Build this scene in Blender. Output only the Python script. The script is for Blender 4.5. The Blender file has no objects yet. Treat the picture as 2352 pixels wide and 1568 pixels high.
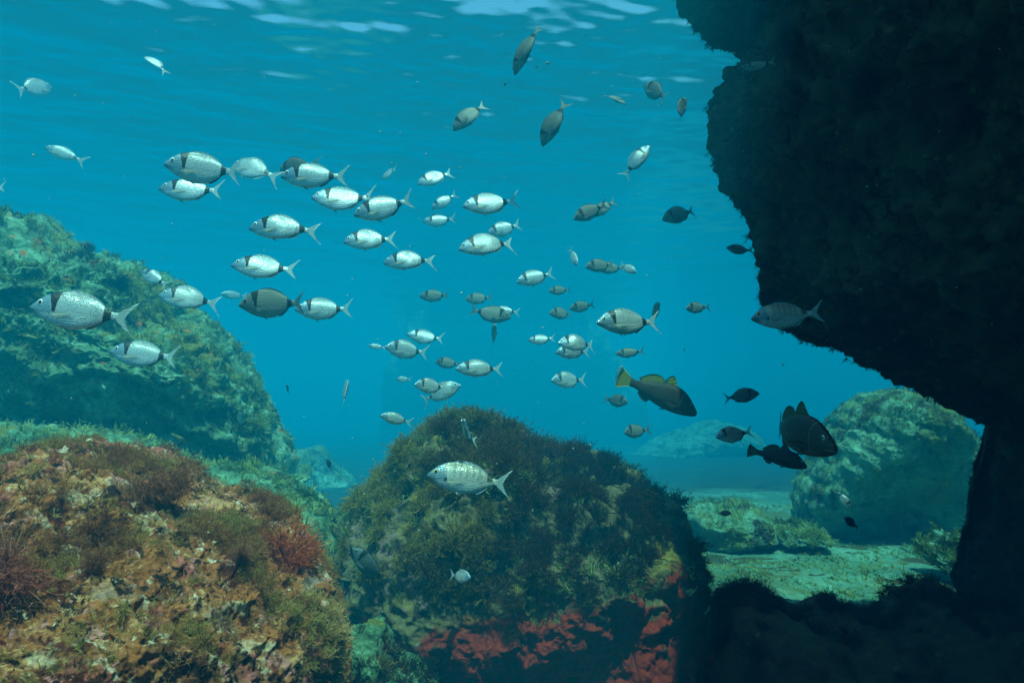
import bpy, math, random
import numpy as np
from mathutils import Matrix, Vector

sc = bpy.context.scene
COL = sc.collection
R = math.radians

# ------------------------------------------------------------------ camera
PITCH = R(6.0)
CAM = np.array([0.0, 0.0, 1.2])
FPX = 1568.0                       # focal length in units of the 2352 px wide picture (24 mm lens)
cx_ = np.array([1.0, 0.0, 0.0])
cf_ = np.array([0.0, math.cos(PITCH), math.sin(PITCH)])
cu_ = np.array([0.0, -math.sin(PITCH), math.cos(PITCH)])
cam = bpy.data.cameras.new('camera')
cam.lens = 24.0
cam.sensor_width = 36.0
cam.clip_start = 0.02
cam.clip_end = 500.0
camo = bpy.data.objects.new('camera', cam)
COL.objects.link(camo)
camo.location = CAM
camo.rotation_euler = (R(90) + PITCH, 0, 0)
sc.camera = camo

# ------------------------------------------------------------------ sky, sun, exposure
SUN_DIR = np.array([0.08, -0.27, 0.96])
SUN_DIR = SUN_DIR / np.linalg.norm(SUN_DIR)
elev = math.asin(SUN_DIR[2])
azim = math.atan2(SUN_DIR[0], SUN_DIR[1])          # clockwise from +Y
world = bpy.data.worlds.new('World')
sc.world = world
world.use_nodes = True
wn = world.node_tree
sky = wn.nodes.new('ShaderNodeTexSky')
sky.sky_type = 'NISHITA'
sky.sun_disc = False
sky.sun_elevation = elev
sky.sun_rotation = azim
wn.nodes['Background'].inputs['Strength'].default_value = 0.15
wn.links.new(sky.outputs[0], wn.nodes['Background'].inputs[0])
sun = bpy.data.lights.new('sun', 'SUN')
sun.energy = 5.0
sun.angle = R(0.5)
sun.color = (1.0, 0.72, 0.60)
suno = bpy.data.objects.new('sun', sun)
COL.objects.link(suno)
suno.rotation_euler = Vector(SUN_DIR).to_track_quat('Z', 'Y').to_euler()
suno.location = (0, 0, 30)
sc.view_settings.view_transform = 'Standard'
sc.view_settings.look = 'None'
sc.view_settings.gamma = 1.0
sc.view_settings.use_curve_mapping = False
sc.view_settings.exposure = 0.97
cy = sc.cycles
cy.use_denoising = True
cy.max_bounces = 6
cy.diffuse_bounces = 2
cy.glossy_bounces = 2
cy.transmission_bounces = 2
cy.volume_bounces = 0
cy.transparent_max_bounces = 12
cy.caustics_reflective = False
cy.caustics_refractive = False

# sea water: scattering and extinction per metre (red, green, blue)
SIG_S = np.array([0.0002, 0.050, 0.087])
SIG_T = np.array([0.140, 0.090, 0.086])

SURF_Z = 4.5
HAZE_TOP = 4.3

# ------------------------------------------------------------------ helpers
def P(u, v, d):
    """picture point (2352 x 1568) at depth d metres along the view axis"""
    return CAM + cx_ * ((u - 1176.0) / FPX * d) + cu_ * ((784.0 - v) / FPX * d) + cf_ * d

def tag(o, label=None, cat=None, group=None, kind=None):
    if label: o['label'] = label
    if cat: o['category'] = cat
    if group: o['group'] = group
    if kind: o['kind'] = kind
    return o

def link(o, parent=None):
    COL.objects.link(o)
    if parent is not None:
        o.parent = parent
    return o

def empty(name, loc=(0, 0, 0)):
    o = bpy.data.objects.new(name, None)
    o.empty_display_size = 0.05
    o.location = loc
    return link(o)

def mesh_np(name, V, F, mat=None, smooth=True, attr=None):
    V = np.ascontiguousarray(V, dtype=np.float32)
    F = np.ascontiguousarray(F, dtype=np.int32)
    me = bpy.data.meshes.new(name)
    k = F.shape[1]
    me.vertices.add(len(V)); me.vertices.foreach_set('co', V.ravel())
    me.loops.add(F.size); me.loops.foreach_set('vertex_index', F.ravel())
    me.polygons.add(len(F))
    me.polygons.foreach_set('loop_start', np.arange(0, F.size, k, dtype=np.int32))
    me.polygons.foreach_set('use_smooth', np.full(len(F), smooth, dtype=bool))
    if attr is not None:
        for an, av in attr.items():
            a = me.attributes.new(an, 'FLOAT', 'POINT')
            a.data.foreach_set('value', np.ascontiguousarray(av, dtype=np.float32))
    me.update(calc_edges=True)
    me.validate()
    if mat is not None:
        me.materials.append(mat)
    return me

def obj_np(name, V, F, mat=None, parent=None, origin=None, smooth=True, attr=None):
    V = np.asarray(V, dtype=np.float64)
    if origin is not None:
        V = V - np.asarray(origin)
    o = bpy.data.objects.new(name, mesh_np(name, V, F, mat, smooth, attr))
    if origin is not None:
        o.location = origin
    return link(o, parent)

# ---- gradient noise
_rs = np.random.RandomState(7)
_PERM = np.concatenate([_rs.permutation(256)] * 2).astype(np.int32)
_G = np.array([[1,1,0],[-1,1,0],[1,-1,0],[-1,-1,0],[1,0,1],[-1,0,1],[1,0,-1],[-1,0,-1],
               [0,1,1],[0,-1,1],[0,1,-1],[0,-1,-1],[1,1,0],[-1,1,0],[0,-1,1],[0,-1,-1]], dtype=np.float32)
def noise(p):
    p = np.asarray(p, dtype=np.float32)
    i = np.floor(p).astype(np.int32)
    f = p - i
    i &= 255
    w = f * f * f * (f * (f * 6 - 15) + 10)
    out = 0
    for dx in (0, 1):
        wx = w[:, 0] if dx else 1 - w[:, 0]
        a = _PERM[(i[:, 0] + dx) & 255]
        for dy in (0, 1):
            wy = w[:, 1] if dy else 1 - w[:, 1]
            b = _PERM[(a + i[:, 1] + dy) & 255]
            for dz in (0, 1):
                wz = w[:, 2] if dz else 1 - w[:, 2]
                g = _G[_PERM[(b + i[:, 2] + dz) & 255] & 15]
                out = out + wx * wy * wz * (g[:, 0] * (f[:, 0] - dx) + g[:, 1] * (f[:, 1] - dy) + g[:, 2] * (f[:, 2] - dz))
    return out
def fbm(p, octv=5, gain=0.5, ridged=False):
    p = np.asarray(p, dtype=np.float32)
    a, s, t = 1.0, 0.0, 0.0
    for k in range(octv):
        n = noise(p + 17.3 * k)
        if ridged:
            n = 1.0 - 2.2 * np.abs(n)
        s = s + a * n
        t += a
        a *= gain
        p = p * 2.03
    return s / t

def vnormals(V, F):
    a = V[F[:, 2]] - V[F[:, 0]]
    b = V[F[:, -1]] - V[F[:, 1]]
    n = np.cross(a, b)
    N = np.zeros_like(V)
    for k in range(F.shape[1]):
        for c in range(3):
            N[:, c] += np.bincount(F[:, k], n[:, c], minlength=len(V))
    return N / np.maximum(np.linalg.norm(N, axis=1, keepdims=True), 1e-12)

# ---- node helpers
class E:
    """a socket with arithmetic"""
    nt = None
    def __init__(s, so): s.s = so
    @staticmethod
    def m(op, *a):
        n = E.nt.nodes.new('ShaderNodeMath'); n.operation = op
        for k, x in enumerate(a):
            if isinstance(x, E): E.nt.links.new(x.s, n.inputs[k])
            else: n.inputs[k].default_value = float(x)
        return E(n.outputs[0])
    def __add__(s, o): return E.m('ADD', s, o)
    __radd__ = __add__
    def __sub__(s, o): return E.m('SUBTRACT', s, o)
    def __rsub__(s, o): return E.m('SUBTRACT', o, s)
    def __mul__(s, o): return E.m('MULTIPLY', s, o)
    __rmul__ = __mul__
    def abs(s): return E.m('ABSOLUTE', s)
    def max(s, o): return E.m('MAXIMUM', s, o)
    def min(s, o): return E.m('MINIMUM', s, o)
    def sin(s): return E.m('SINE', s)
def sm(x, lo, hi, a=0.0, b=1.0):
    n = E.nt.nodes.new('ShaderNodeMapRange'); n.interpolation_type = 'SMOOTHSTEP'
    E.nt.links.new(x.s, n.inputs['Value'])
    n.inputs['From Min'].default_value = lo; n.inputs['From Max'].default_value = hi
    n.inputs['To Min'].default_value = a; n.inputs['To Max'].default_value = b
    return E(n.outputs['Result'])
def mixc(f, a, b, mode='MIX'):
    n = E.nt.nodes.new('ShaderNodeMix'); n.data_type = 'RGBA'; n.blend_type = mode
    if isinstance(f, E): E.nt.links.new(f.s, n.inputs[0])
    else: n.inputs[0].default_value = f
    for k, x in ((6, a), (7, b)):
        if isinstance(x, E): E.nt.links.new(x.s, n.inputs[k])
        else: n.inputs[k].default_value = (*x, 1.0)
    return E(n.outputs[2])
def vecin(n, vec, name='Vector'):
    if vec is not None: E.nt.links.new(vec.s, n.inputs[name])
def nz(vec, scale, detail=6, rough=0.6, dist=0.0, col=False):
    n = E.nt.nodes.new('ShaderNodeTexNoise')
    vecin(n, vec)
    n.inputs['Scale'].default_value = scale; n.inputs['Detail'].default_value = detail
    n.inputs['Roughness'].default_value = rough; n.inputs['Distortion'].default_value = dist
    return E(n.outputs['Color' if col else 'Fac'])
def vor(vec, scale, rnd=1.0, feature='F1', out='Distance'):
    n = E.nt.nodes.new('ShaderNodeTexVoronoi'); n.feature = feature
    vecin(n, vec); n.inputs['Scale'].default_value = scale
    n.inputs['Randomness'].default_value = rnd
    return E(n.outputs[out])
def ramp(f, stops, interp='LINEAR'):
    n = E.nt.nodes.new('ShaderNodeValToRGB'); n.color_ramp.interpolation = interp
    el = n.color_ramp.elements
    while len(el) < len(stops): el.new(0.5)
    for e, (p, c) in zip(el, stops):
        e.position = p; e.color = (*c, 1.0)
    E.nt.links.new(f.s, n.inputs[0])
    return E(n.outputs[0])
def addv(vec, off):
    n = E.nt.nodes.new('ShaderNodeVectorMath'); n.operation = 'ADD'
    E.nt.links.new(vec.s, n.inputs[0]); n.inputs[1].default_value = off
    return E(n.outputs[0])
def mulv(vec, off):
    n = E.nt.nodes.new('ShaderNodeVectorMath'); n.operation = 'MULTIPLY'
    E.nt.links.new(vec.s, n.inputs[0]); n.inputs[1].default_value = off
    return E(n.outputs[0])
def new_mat(name):
    m = bpy.data.materials.new(name); m.use_nodes = True
    E.nt = m.node_tree
    b = m.node_tree.nodes['Principled BSDF']
    return m, b
def objco():
    n = E.nt.nodes.new('ShaderNodeTexCoord')
    return E(n.outputs['Object'])
def sepxyz(v):
    n = E.nt.nodes.new('ShaderNodeSeparateXYZ'); E.nt.links.new(v.s, n.inputs[0])
    return E(n.outputs[0]), E(n.outputs[1]), E(n.outputs[2])
def setin(b, name, x):
    if isinstance(x, E): E.nt.links.new(x.s, b.inputs[name])
    elif isinstance(x, tuple): b.inputs[name].default_value = (*x, 1.0)
    else: b.inputs[name].default_value = x
def bump(h, strength, dist):
    n = E.nt.nodes.new('ShaderNodeBump')
    n.inputs['Strength'].default_value = strength; n.inputs['Distance'].default_value = dist
    E.nt.links.new(h.s, n.inputs['Height'])
    return E(n.outputs[0])

# ------------------------------------------------------------------ materials of the setting
def rock_mat(name, base, patches=(), grain=30.0, bscale=4.0, bstr=0.7, bdist=0.02, spots=None, clearing=None):
    """base: list of (pos, colour); patches: (colour, scale, lo, hi, offset, zrange or None)"""
    m, b = new_mat(name)
    co = objco()
    x, y, z = sepxyz(co)
    f = nz(co, bscale, 10, 0.68, 0.6) * 0.62 + nz(co, grain, 6, 0.7) * 0.38
    c = ramp(f, base)
    for (pc, sc_, lo, hi, off, zr) in patches:
        mk = sm(nz(addv(co, (off, off * 1.7, -off)), sc_, 7, 0.66, 0.4), lo, hi)
        if zr is not None:
            zz = z + (nz(addv(co, (off, 0, 0)), 5.0, 5, 0.6) - 0.5) * zr[2]
            mk = mk * sm(zz - x * zr[3], zr[0], zr[1])
        g = nz(addv(co, (off, 3, 1)), grain * 1.3, 4, 0.7)
        c = mixc(mk, c, mixc(sm(g, 0.3, 0.7), tuple(k * 0.6 for k in pc), pc))
    if spots:
        for (pc, sc_, th, off) in spots:
            d = vor(addv(co, (off, off, off)), sc_)
            ed = d + (nz(co, grain, 4, 0.7) - 0.5) * 0.25
            sel = nz(addv(co, (off * 2, 1, 2)), sc_ * 0.35, 2, 0.5)
            mk = sm(ed, th, th * 0.55) * sm(sel, 0.52, 0.58)
            c = mixc(mk, c, pc)
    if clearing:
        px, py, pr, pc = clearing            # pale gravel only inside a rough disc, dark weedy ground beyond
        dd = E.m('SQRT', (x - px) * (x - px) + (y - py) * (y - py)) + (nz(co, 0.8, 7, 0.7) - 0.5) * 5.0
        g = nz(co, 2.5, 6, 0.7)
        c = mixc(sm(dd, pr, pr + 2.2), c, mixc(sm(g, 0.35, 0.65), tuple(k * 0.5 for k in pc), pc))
    setin(b, 'Base Color', c)
    b.inputs['Roughness'].default_value = 0.85
    b.inputs['Specular IOR Level'].default_value = 0.25
    h = nz(co, grain * 0.5, 8, 0.72, 0.5) + vor(co, grain * 0.8) * 0.35
    setin(b, 'Normal', bump(h, bstr, bdist))
    return m

M = {}
M['near_rock'] = rock_mat('near_rock',
    [(0.34, (0.030, 0.008, 0.003)), (0.41, (0.200, 0.056, 0.015)), (0.47, (0.500, 0.152, 0.041)), (0.52, (0.340, 0.111, 0.034)), (0.58, (0.700, 0.350, 0.150)), (0.64, (0.460, 0.164, 0.058)), (0.72, (0.800, 0.500, 0.310))],
    patches=[((0.620, 0.148, 0.120), 4.5, 0.53, 0.61, 3.1, None), ((0.240, 0.123, 0.024), 4.2, 0.53, 0.62, 8.2, None),
             ((0.160, 0.021, 0.009), 6.4, 0.54, 0.60, 13.0, None), ((0.800, 0.530, 0.330), 9.5, 0.56, 0.63, 21.0, None),
             ((0.400, 0.254, 0.198), 7.0, 0.58, 0.66, 33.0, None), ((0.050, 0.016, 0.007), 14.0, 0.55, 0.60, 43.0, None),
             ((0.600, 0.082, 0.022), 12.0, 0.68, 0.71, 53.0, None), ((0.720, 0.270, 0.240), 16.0, 0.585, 0.63, 63.0, None), ((0.840, 0.620, 0.450), 24.0, 0.595, 0.645, 73.0, None),
             ((0.035, 0.011, 0.005), 26.0, 0.60, 0.64, 83.0, None)],
    grain=95, bscale=11.0, bstr=1.0, bdist=0.010,
    spots=[((0.600, 0.090, 0.017), 18.0, 0.20, 5.0)])
M['mid_rock'] = rock_mat('mid_rock',
    [(0.34, (0.016, 0.030, 0.016)), (0.43, (0.060, 0.12, 0.06)), (0.50, (0.12, 0.24, 0.12)), (0.57, (0.22, 0.42, 0.25)), (0.68, (0.38, 0.66, 0.48))],
    patches=[((0.24, 0.24, 0.04), 2.0, 0.55, 0.62, 4.4, None), ((0.03, 0.06, 0.03), 3.0, 0.57, 0.63, 9.4, None)],
    grain=30, bscale=4.5, bstr=1.0, bdist=0.03,
    spots=[((0.5, 0.16, 0.03), 9.0, 0.30, 5.0)])
M['centre_rock'] = rock_mat('centre_rock',
    [(0.33, (0.025, 0.016, 0.008)), (0.43, (0.10, 0.075, 0.034)), (0.51, (0.20, 0.165, 0.07)), (0.58, (0.11, 0.09, 0.045)), (0.68, (0.34, 0.32, 0.21))],
    patches=[((0.30, 0.24, 0.03), 2.4, 0.53, 0.61, 4.4, None), ((0.30, 0.19, 0.17), 3.2, 0.56, 0.62, 17.0, None),
             ((0.36, 0.030, 0.010), 3.0, 0.37, 0.42, 11.0, (0.50, 0.44, 0.34, 0.24)),
             ((0.05, 0.035, 0.02), 6.5, 0.58, 0.62, 27.0, None)],
    grain=45, bscale=6.0, bstr=1.0, bdist=0.02)
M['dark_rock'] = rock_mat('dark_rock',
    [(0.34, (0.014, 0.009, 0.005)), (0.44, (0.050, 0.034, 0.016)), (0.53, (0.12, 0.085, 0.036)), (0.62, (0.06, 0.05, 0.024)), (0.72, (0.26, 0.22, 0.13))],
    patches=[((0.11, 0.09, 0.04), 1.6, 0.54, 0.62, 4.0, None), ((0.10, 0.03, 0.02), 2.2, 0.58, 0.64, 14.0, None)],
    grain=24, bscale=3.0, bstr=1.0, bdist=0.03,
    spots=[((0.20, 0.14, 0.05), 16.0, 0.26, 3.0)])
M['far_rock'] = rock_mat('far_rock',
    [(0.34, (0.025, 0.05, 0.03)), (0.43, (0.09, 0.19, 0.11)), (0.50, (0.18, 0.36, 0.22)), (0.64, (0.36, 0.66, 0.46))],
    patches=[((0.24, 0.30, 0.07), 1.3, 0.52, 0.62, 4.0, None), ((0.05, 0.06, 0.03), 2.0, 0.54, 0.62, 9.0, None)],
    grain=18, bscale=3.0, bstr=1.0, bdist=0.05)
M['seabed'] = rock_mat('seabed_gravel',
    [(0.32, (0.03, 0.07, 0.04)), (0.44, (0.08, 0.19, 0.12)), (0.53, (0.15, 0.33, 0.22)), (0.66, (0.32, 0.58, 0.43))],
    patches=[((0.18, 0.20, 0.05), 0.9, 0.50, 0.60, 4.0, None), ((0.09, 0.09, 0.035), 1.5, 0.58, 0.62, 9.0, None)],
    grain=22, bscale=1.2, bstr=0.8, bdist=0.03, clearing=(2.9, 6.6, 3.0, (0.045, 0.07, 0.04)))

def weed_mat(name, stops, trans=0.35):
    m, b = new_mat(name)
    a = E.nt.nodes.new('ShaderNodeAttribute'); a.attribute_name = 'tint'
    c = ramp(E(a.outputs['Fac']), stops)
    t = E.nt.nodes.new('ShaderNodeBsdfTranslucent')
    d = E.nt.nodes.new('ShaderNodeBsdfDiffuse')
    mx = E.nt.nodes.new('ShaderNodeMixShader'); mx.inputs[0].default_value = trans
    E.nt.links.new(c.s, t.inputs[0]); E.nt.links.new(c.s, d.inputs[0])
    E.nt.links.new(d.outputs[0], mx.inputs[1]); E.nt.links.new(t.outputs[0], mx.inputs[2])
    E.nt.links.new(mx.outputs[0], E.nt.nodes['Material Output'].inputs[0])
    E.nt.nodes.remove(b)
    return m
M['weed_brown'] = weed_mat('weed_brown', [(0.0, (0.030, 0.011, 0.007)), (0.4, (0.10, 0.036, 0.018)), (0.7, (0.14, 0.085, 0.028)), (1.0, (0.36, 0.28, 0.055))])
M['weed_olive'] = weed_mat('weed_olive', [(0.0, (0.035, 0.055, 0.022)), (0.4, (0.13, 0.19, 0.06)), (0.75, (0.34, 0.40, 0.10)), (1.0, (0.56, 0.66, 0.30))])
M['weed_near'] = weed_mat('weed_near', [(0.0, (0.20, 0.055, 0.025)), (0.35, (0.46, 0.19, 0.075)), (0.65, (0.36, 0.27, 0.06)), (1.0, (0.74, 0.48, 0.22))])
M['weed_red'] = weed_mat('weed_red', [(0.0, (0.30, 0.045, 0.02)), (0.5, (0.62, 0.13, 0.05)), (1.0, (0.74, 0.26, 0.10))])
M['weed_rust'] = weed_mat('weed_rust', [(0.0, (0.20, 0.06, 0.03)), (0.5, (0.40, 0.15, 0.08)), (1.0, (0.50, 0.26, 0.12))])
M['weed_pink'] = weed_mat('weed_pink', [(0.0, (0.30, 0.04, 0.04)), (0.5, (0.50, 0.15, 0.10)), (1.0, (0.66, 0.38, 0.22))])
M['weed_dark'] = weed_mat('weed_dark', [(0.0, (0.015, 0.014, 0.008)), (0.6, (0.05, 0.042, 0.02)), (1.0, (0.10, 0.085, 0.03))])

def plain_mat(name, col, rough=0.6, spec=0.3):
    m, b = new_mat(name)
    co = objco()
    setin(b, 'Base Color', mixc(nz(co, 30, 3, 0.6), tuple(k * 0.7 for k in col), col))
    b.inputs['Roughness'].default_value = rough
    b.inputs['Specular IOR Level'].default_value = spec
    return m
M['urchin'] = plain_mat('urchin_black', (0.012, 0.010, 0.014), 0.45, 0.3)

# ------------------------------------------------------------------ sea surface seen from below
def sinh_axis(lo, hi, n, k):
    t = np.linspace(math.asinh(lo / k), math.asinh(hi / k), n)
    return k * np.sinh(t)
def grid(xs, ys):
    X, Y = np.meshgrid(xs, ys)
    n, m = len(xs), len(ys)
    V = np.stack([X.ravel(), Y.ravel(), np.zeros(n * m)], 1)
    j, i = np.meshgrid(np.arange(m - 1), np.arange(n - 1), indexing='ij')
    a = (j * n + i).ravel()
    return V, np.stack([a, a + 1, a + n + 1, a + n], 1)

def build_surface():
    V, F = grid(sinh_axis(-124, 124, 560, 4.0), 6.0 + sinh_axis(-24, 144, 560, 3.2))
    x, y = V[:, 0], V[:, 1]
    rx, ry = x * 0.94 + y * 0.34, -x * 0.34 + y * 0.94
    h = 0.060 * fbm(np.stack([rx * 0.55, ry * 1.0, 0 * x + 3.1], 1), 2)
    h += 0.034 * fbm(np.stack([rx * 1.5, ry * 3.0, 0 * x + 1.7], 1), 3, 0.5)
    near = np.clip(1.6 - np.hypot(x, y - 6) / 14.0, 0, 1)
    h += near * 0.019 * fbm(np.stack([rx * 6.0, ry * 9.0, 0 * x + 9.7], 1), 3, 0.5)
    V[:, 2] = SURF_Z + h
    m, b = new_mat('sea_surface')
    nt = m.node_tree
    nt.nodes.remove(b)
    geo = nt.nodes.new('ShaderNodeNewGeometry')
    dot = nt.nodes.new('ShaderNodeVectorMath'); dot.operation = 'DOT_PRODUCT'
    nt.links.new(geo.outputs['Incoming'], dot.inputs[0]); nt.links.new(geo.outputs['Normal'], dot.inputs[1])
    d = E(dot.outputs['Value']).abs()
    win = sm(d, 0.54, 0.64)                     # inside the window of refraction the sky shows, outside it the water mirrors
    tr = nt.nodes.new('ShaderNodeBsdfTransparent')
    gl = nt.nodes.new('ShaderNodeBsdfGlossy'); gl.inputs['Roughness'].default_value = 0.17
    gl.inputs['Color'].default_value = (0.62, 0.74, 0.82, 1)
    tr.inputs['Color'].default_value = (0.46, 1.0, 0.88, 1)
    mx = nt.nodes.new('ShaderNodeMixShader')
    nt.links.new(win.s, mx.inputs[0]); nt.links.new(gl.outputs[0], mx.inputs[1]); nt.links.new(tr.outputs[0], mx.inputs[2])
    nt.links.new(mx.outputs[0], nt.nodes['Material Output'].inputs[0])
    o = obj_np('water_surface', V, F, m)
    tag(o, kind='structure')
build_surface()

# ------------------------------------------------------------------ seabed
def seabed_h(x, y):
    return 0.10 * fbm(np.stack([x * 0.5, y * 0.5, 0 * x + 2.0], 1), 3) + 0.035 * fbm(np.stack([x * 3.0, y * 3.0, 0 * x + 5.0], 1), 4)
def build_seabed():
    V, F = grid(sinh_axis(-124, 124, 440, 3.0), 6.0 + sinh_axis(-24, 144, 440, 3.0))
    V[:, 2] = seabed_h(V[:, 0], V[:, 1])
    o = obj_np('seabed', V, F, M['seabed'])
    tag(o, kind='structure')
    return V, F
SEABED = build_seabed()

# ------------------------------------------------------------------ rocks
def polar_outline(pts, c, n):
    """radius of a star-shaped outline round c at n angles, as picture units (y up)"""
    p = np.array(pts, dtype=float)
    q = []
    for k in range(len(p)):
        a, b = p[k], p[(k + 1) % len(p)]
        for t in np.linspace(0, 1, 24, endpoint=False):
            q.append(a + (b - a) * t)
    q = np.array(q)
    dx, dy = q[:, 0] - c[0], c[1] - q[:, 1]
    th = np.arctan2(dy, dx); r = np.hypot(dx, dy)
    o = np.argsort(th); th, r = th[o], r[o]
    th3 = np.concatenate([th - 2 * math.pi, th, th + 2 * math.pi]); r3 = np.concatenate([r, r, r])
    t = np.linspace(-math.pi, math.pi, n, endpoint=False)
    rr = np.interp(t, th3, r3)
    ker = np.array([1, 2, 3, 2, 1]) / 9.0
    rr = sum(k * np.roll(rr, s) for k, s in zip(ker, (-2, -1, 0, 1, 2)))
    return t, rr

def boulder(outline, c, d, tf, tb, mat, label, nth=420, ns=200, blunt=0.75, big=(0.10, 1.6), mid=(0.05, 5.0), fine=(0.018, 18.0),
            seed=0.0, cat='boulder', name='boulder', strata=0.0, group=None, lean=0.0, inset=0.03):
    t, rr = polar_outline(outline, c, nth)
    C0 = P(c[0], c[1], d)
    nf = int(ns * 0.74)
    s = np.concatenate([0.5 * math.pi * np.linspace(0, 1, nf) ** (1 / blunt),                # even rings over the front, fewer behind
                        math.pi - 0.5 * math.pi * np.linspace(1, 0, ns - nf + 1)[1:] ** (1 / blunt)])
    lat = np.sin(s) ** blunt
    dep = np.where(s < math.pi / 2, -tf * np.cos(s), -tb * np.cos(s))
    rad = rr / FPX * d
    def pos(rad):
        a = rad[None, :] * lat[:, None]
        return (C0[None, None, :] + a[..., None] * (np.cos(t)[None, :, None] * cx_ + np.sin(t)[None, :, None] * cu_)
                + dep[:, None, None] * cf_)
    for _ in range(4):
        p = pos(rad) - CAM
        z = p @ cf_
        uu = 1176 + FPX * (p @ cx_) / np.maximum(z, 0.2); vv = 784 - FPX * (p @ cu_) / np.maximum(z, 0.2)
        # reach of the silhouette along every angle
        along = (uu - c[0]) * np.cos(t)[None, :] + (c[1] - vv) * np.sin(t)[None, :]
        far = along.max(axis=0)
        rad = rad * np.clip(rr / np.maximum(far, 1.0), 0.6, 1.3)
    V = pos(rad).reshape(-1, 3)
    if lean:
        top = V[:, 2].max()
        fr = np.repeat(np.clip(1.2 - s / (0.5 * math.pi), 0, 1), nth)
        V = V + cf_ * (lean * np.clip(top - V[:, 2], 0, None) * fr)[:, None]
    V[:nth] = V[:nth].mean(0); V[-nth:] = V[-nth:].mean(0)
    j, i = np.meshgrid(np.arange(ns - 1), np.arange(nth), indexing='ij')
    a = (j * nth + i).ravel(); b = (j * nth + (i + 1) % nth).ravel()
    F = np.stack([a, b, b + nth, a + nth], 1)
    N = vnormals(V, F)
    if ((V - C0) * N).sum() < 0:
        F = F[:, ::-1].copy(); N = -N
    q = V + seed
    disp = big[0] * fbm(q * big[1], 4) + mid[0] * fbm(q * mid[1], 4, 0.55, True) + fine[0] * fbm(q * fine[1], 4, 0.6)
    if strata:
        w = q[:, 2] * 1.0 + q[:, 0] * 0.45
        disp += strata * np.abs(np.sin(w * 16 + 3 * fbm(q * 2.2, 3)))
    V = V + N * (disp - 0.3 * mid[0] - inset)[:, None]
    base = np.array([C0[0], C0[1], max(V[:, 2].min(), 0.0)])
    o = obj_np(name, V, F, mat, origin=base)
    tag(o, label, cat, group)
    return V, F

ROCK = {}
ROCK['left'] = boulder([(655, 1010), (645, 930), (620, 845), (565, 770), (505, 708), (425, 660), (330, 610), (215, 550), (130, 510), (50, 475), (0, 432), (-60, 400), (-250, 370),
                        (-500, 520), (-600, 800), (-550, 1200), (-200, 1350), (300, 1330), (640, 1270), (700, 1160), (665, 1080)],
                       (200, 860), 4.5, 1.1, 1.4, M['mid_rock'], 'big seaweed-covered boulder sloping down on the left behind the near brown rock',
                       nth=700, ns=330, blunt=0.62, big=(0.24, 1.2), mid=(0.10, 3.4), fine=(0.05, 13), seed=3.0, strata=0.05, lean=0.3, inset=0.15)
ROCK['ledge'] = boulder([(-300, 950), (0, 958), (120, 975), (250, 1003), (420, 1036), (520, 1036), (620, 1075), (690, 1125), (760, 1175), (800, 1240), (830, 1350), (860, 1460), (700, 1560),
                         (300, 1600), (-300, 1500), (-400, 1200)],
                        (300, 1250), 3.3, 0.5, 0.7, M['mid_rock'], 'low pale green ledge at the foot of the big left boulder',
                        nth=420, ns=200, blunt=0.5, big=(0.10, 1.6), mid=(0.06, 5.0), fine=(0.03, 16), seed=11.0, name='rock_ledge', cat='rock')
ROCK['near'] = boulder([(-200, 1000), (0, 1010), (130, 1018), (260, 1033), (400, 1068), (520, 1098), (620, 1140), (690, 1195), (735, 1265), (772, 1350), (792, 1450), (798, 1568), (790, 1750),
                        (600, 1900), (0, 1950), (-400, 1800), (-500, 1400), (-400, 1100)],
                       (250, 1450), 1.75, 0.75, 0.6, M['near_rock'], 'near brown and pink encrusted rock filling the lower left corner',
                       nth=1100, ns=560, blunt=0.66, big=(0.09, 2.4), mid=(0.040, 8.0), fine=(0.022, 34), seed=5.0, strata=0.012)
ROCK['centre'] = boulder([(1045, 945), (960, 985), (922, 1020), (905, 1065), (840, 1105), (780, 1155), (750, 1225), (765, 1300), (805, 1380), (880, 1410), (930, 1450), (1000, 1550), (1060, 1640),
                          (1250, 1690), (1500, 1640), (1600, 1560), (1640, 1470), (1638, 1340), (1625, 1285), (1590, 1205), (1555, 1150), (1495, 1115), (1445, 1065), (1390, 1048), (1290, 1035),
                          (1240, 1012), (1190, 972), (1110, 942)],
                         (1200, 1300), 3.3, 0.70, 0.7, M['centre_rock'], 'centre boulder with dark bushy seaweed on top and red crust below',
                         nth=560, ns=260, blunt=0.55, big=(0.18, 2.6), mid=(0.07, 5.0), fine=(0.026, 18), seed=8.0, inset=0.07, lean=-0.22)
ROCK['small'] = boulder([(795, 1430), (840, 1402), (890, 1404), (935, 1440), (985, 1500), (1030, 1600), (980, 1700), (800, 1700), (775, 1550)],
                        (885, 1540), 2.35, 0.22, 0.3, M['mid_rock'], 'small rounded rock in the gap between the near rock and the centre boulder',
                        nth=240, ns=120, blunt=0.7, big=(0.05, 3.0), mid=(0.03, 8.0), fine=(0.012, 26), seed=14.0)
ROCK['right'] = boulder([(1850, 1150), (1856, 1050), (1884, 985), (1955, 915), (2020, 902), (2100, 908), (2200, 948), (2268, 985), (2290, 1040), (2310, 1150), (2310, 1290), (2060, 1300), (1870, 1250)],
                        (2070, 1070), 6.7, 1.0, 1.2, M['far_rock'], 'large rounded boulder with sunlit top seen through the opening under the overhang',
                        nth=420, ns=220, blunt=0.62, big=(0.14, 1.0), mid=(0.05, 2.6), fine=(0.035, 9), seed=21.0, strata=0.035, lean=0.7, inset=0.0)
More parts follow.
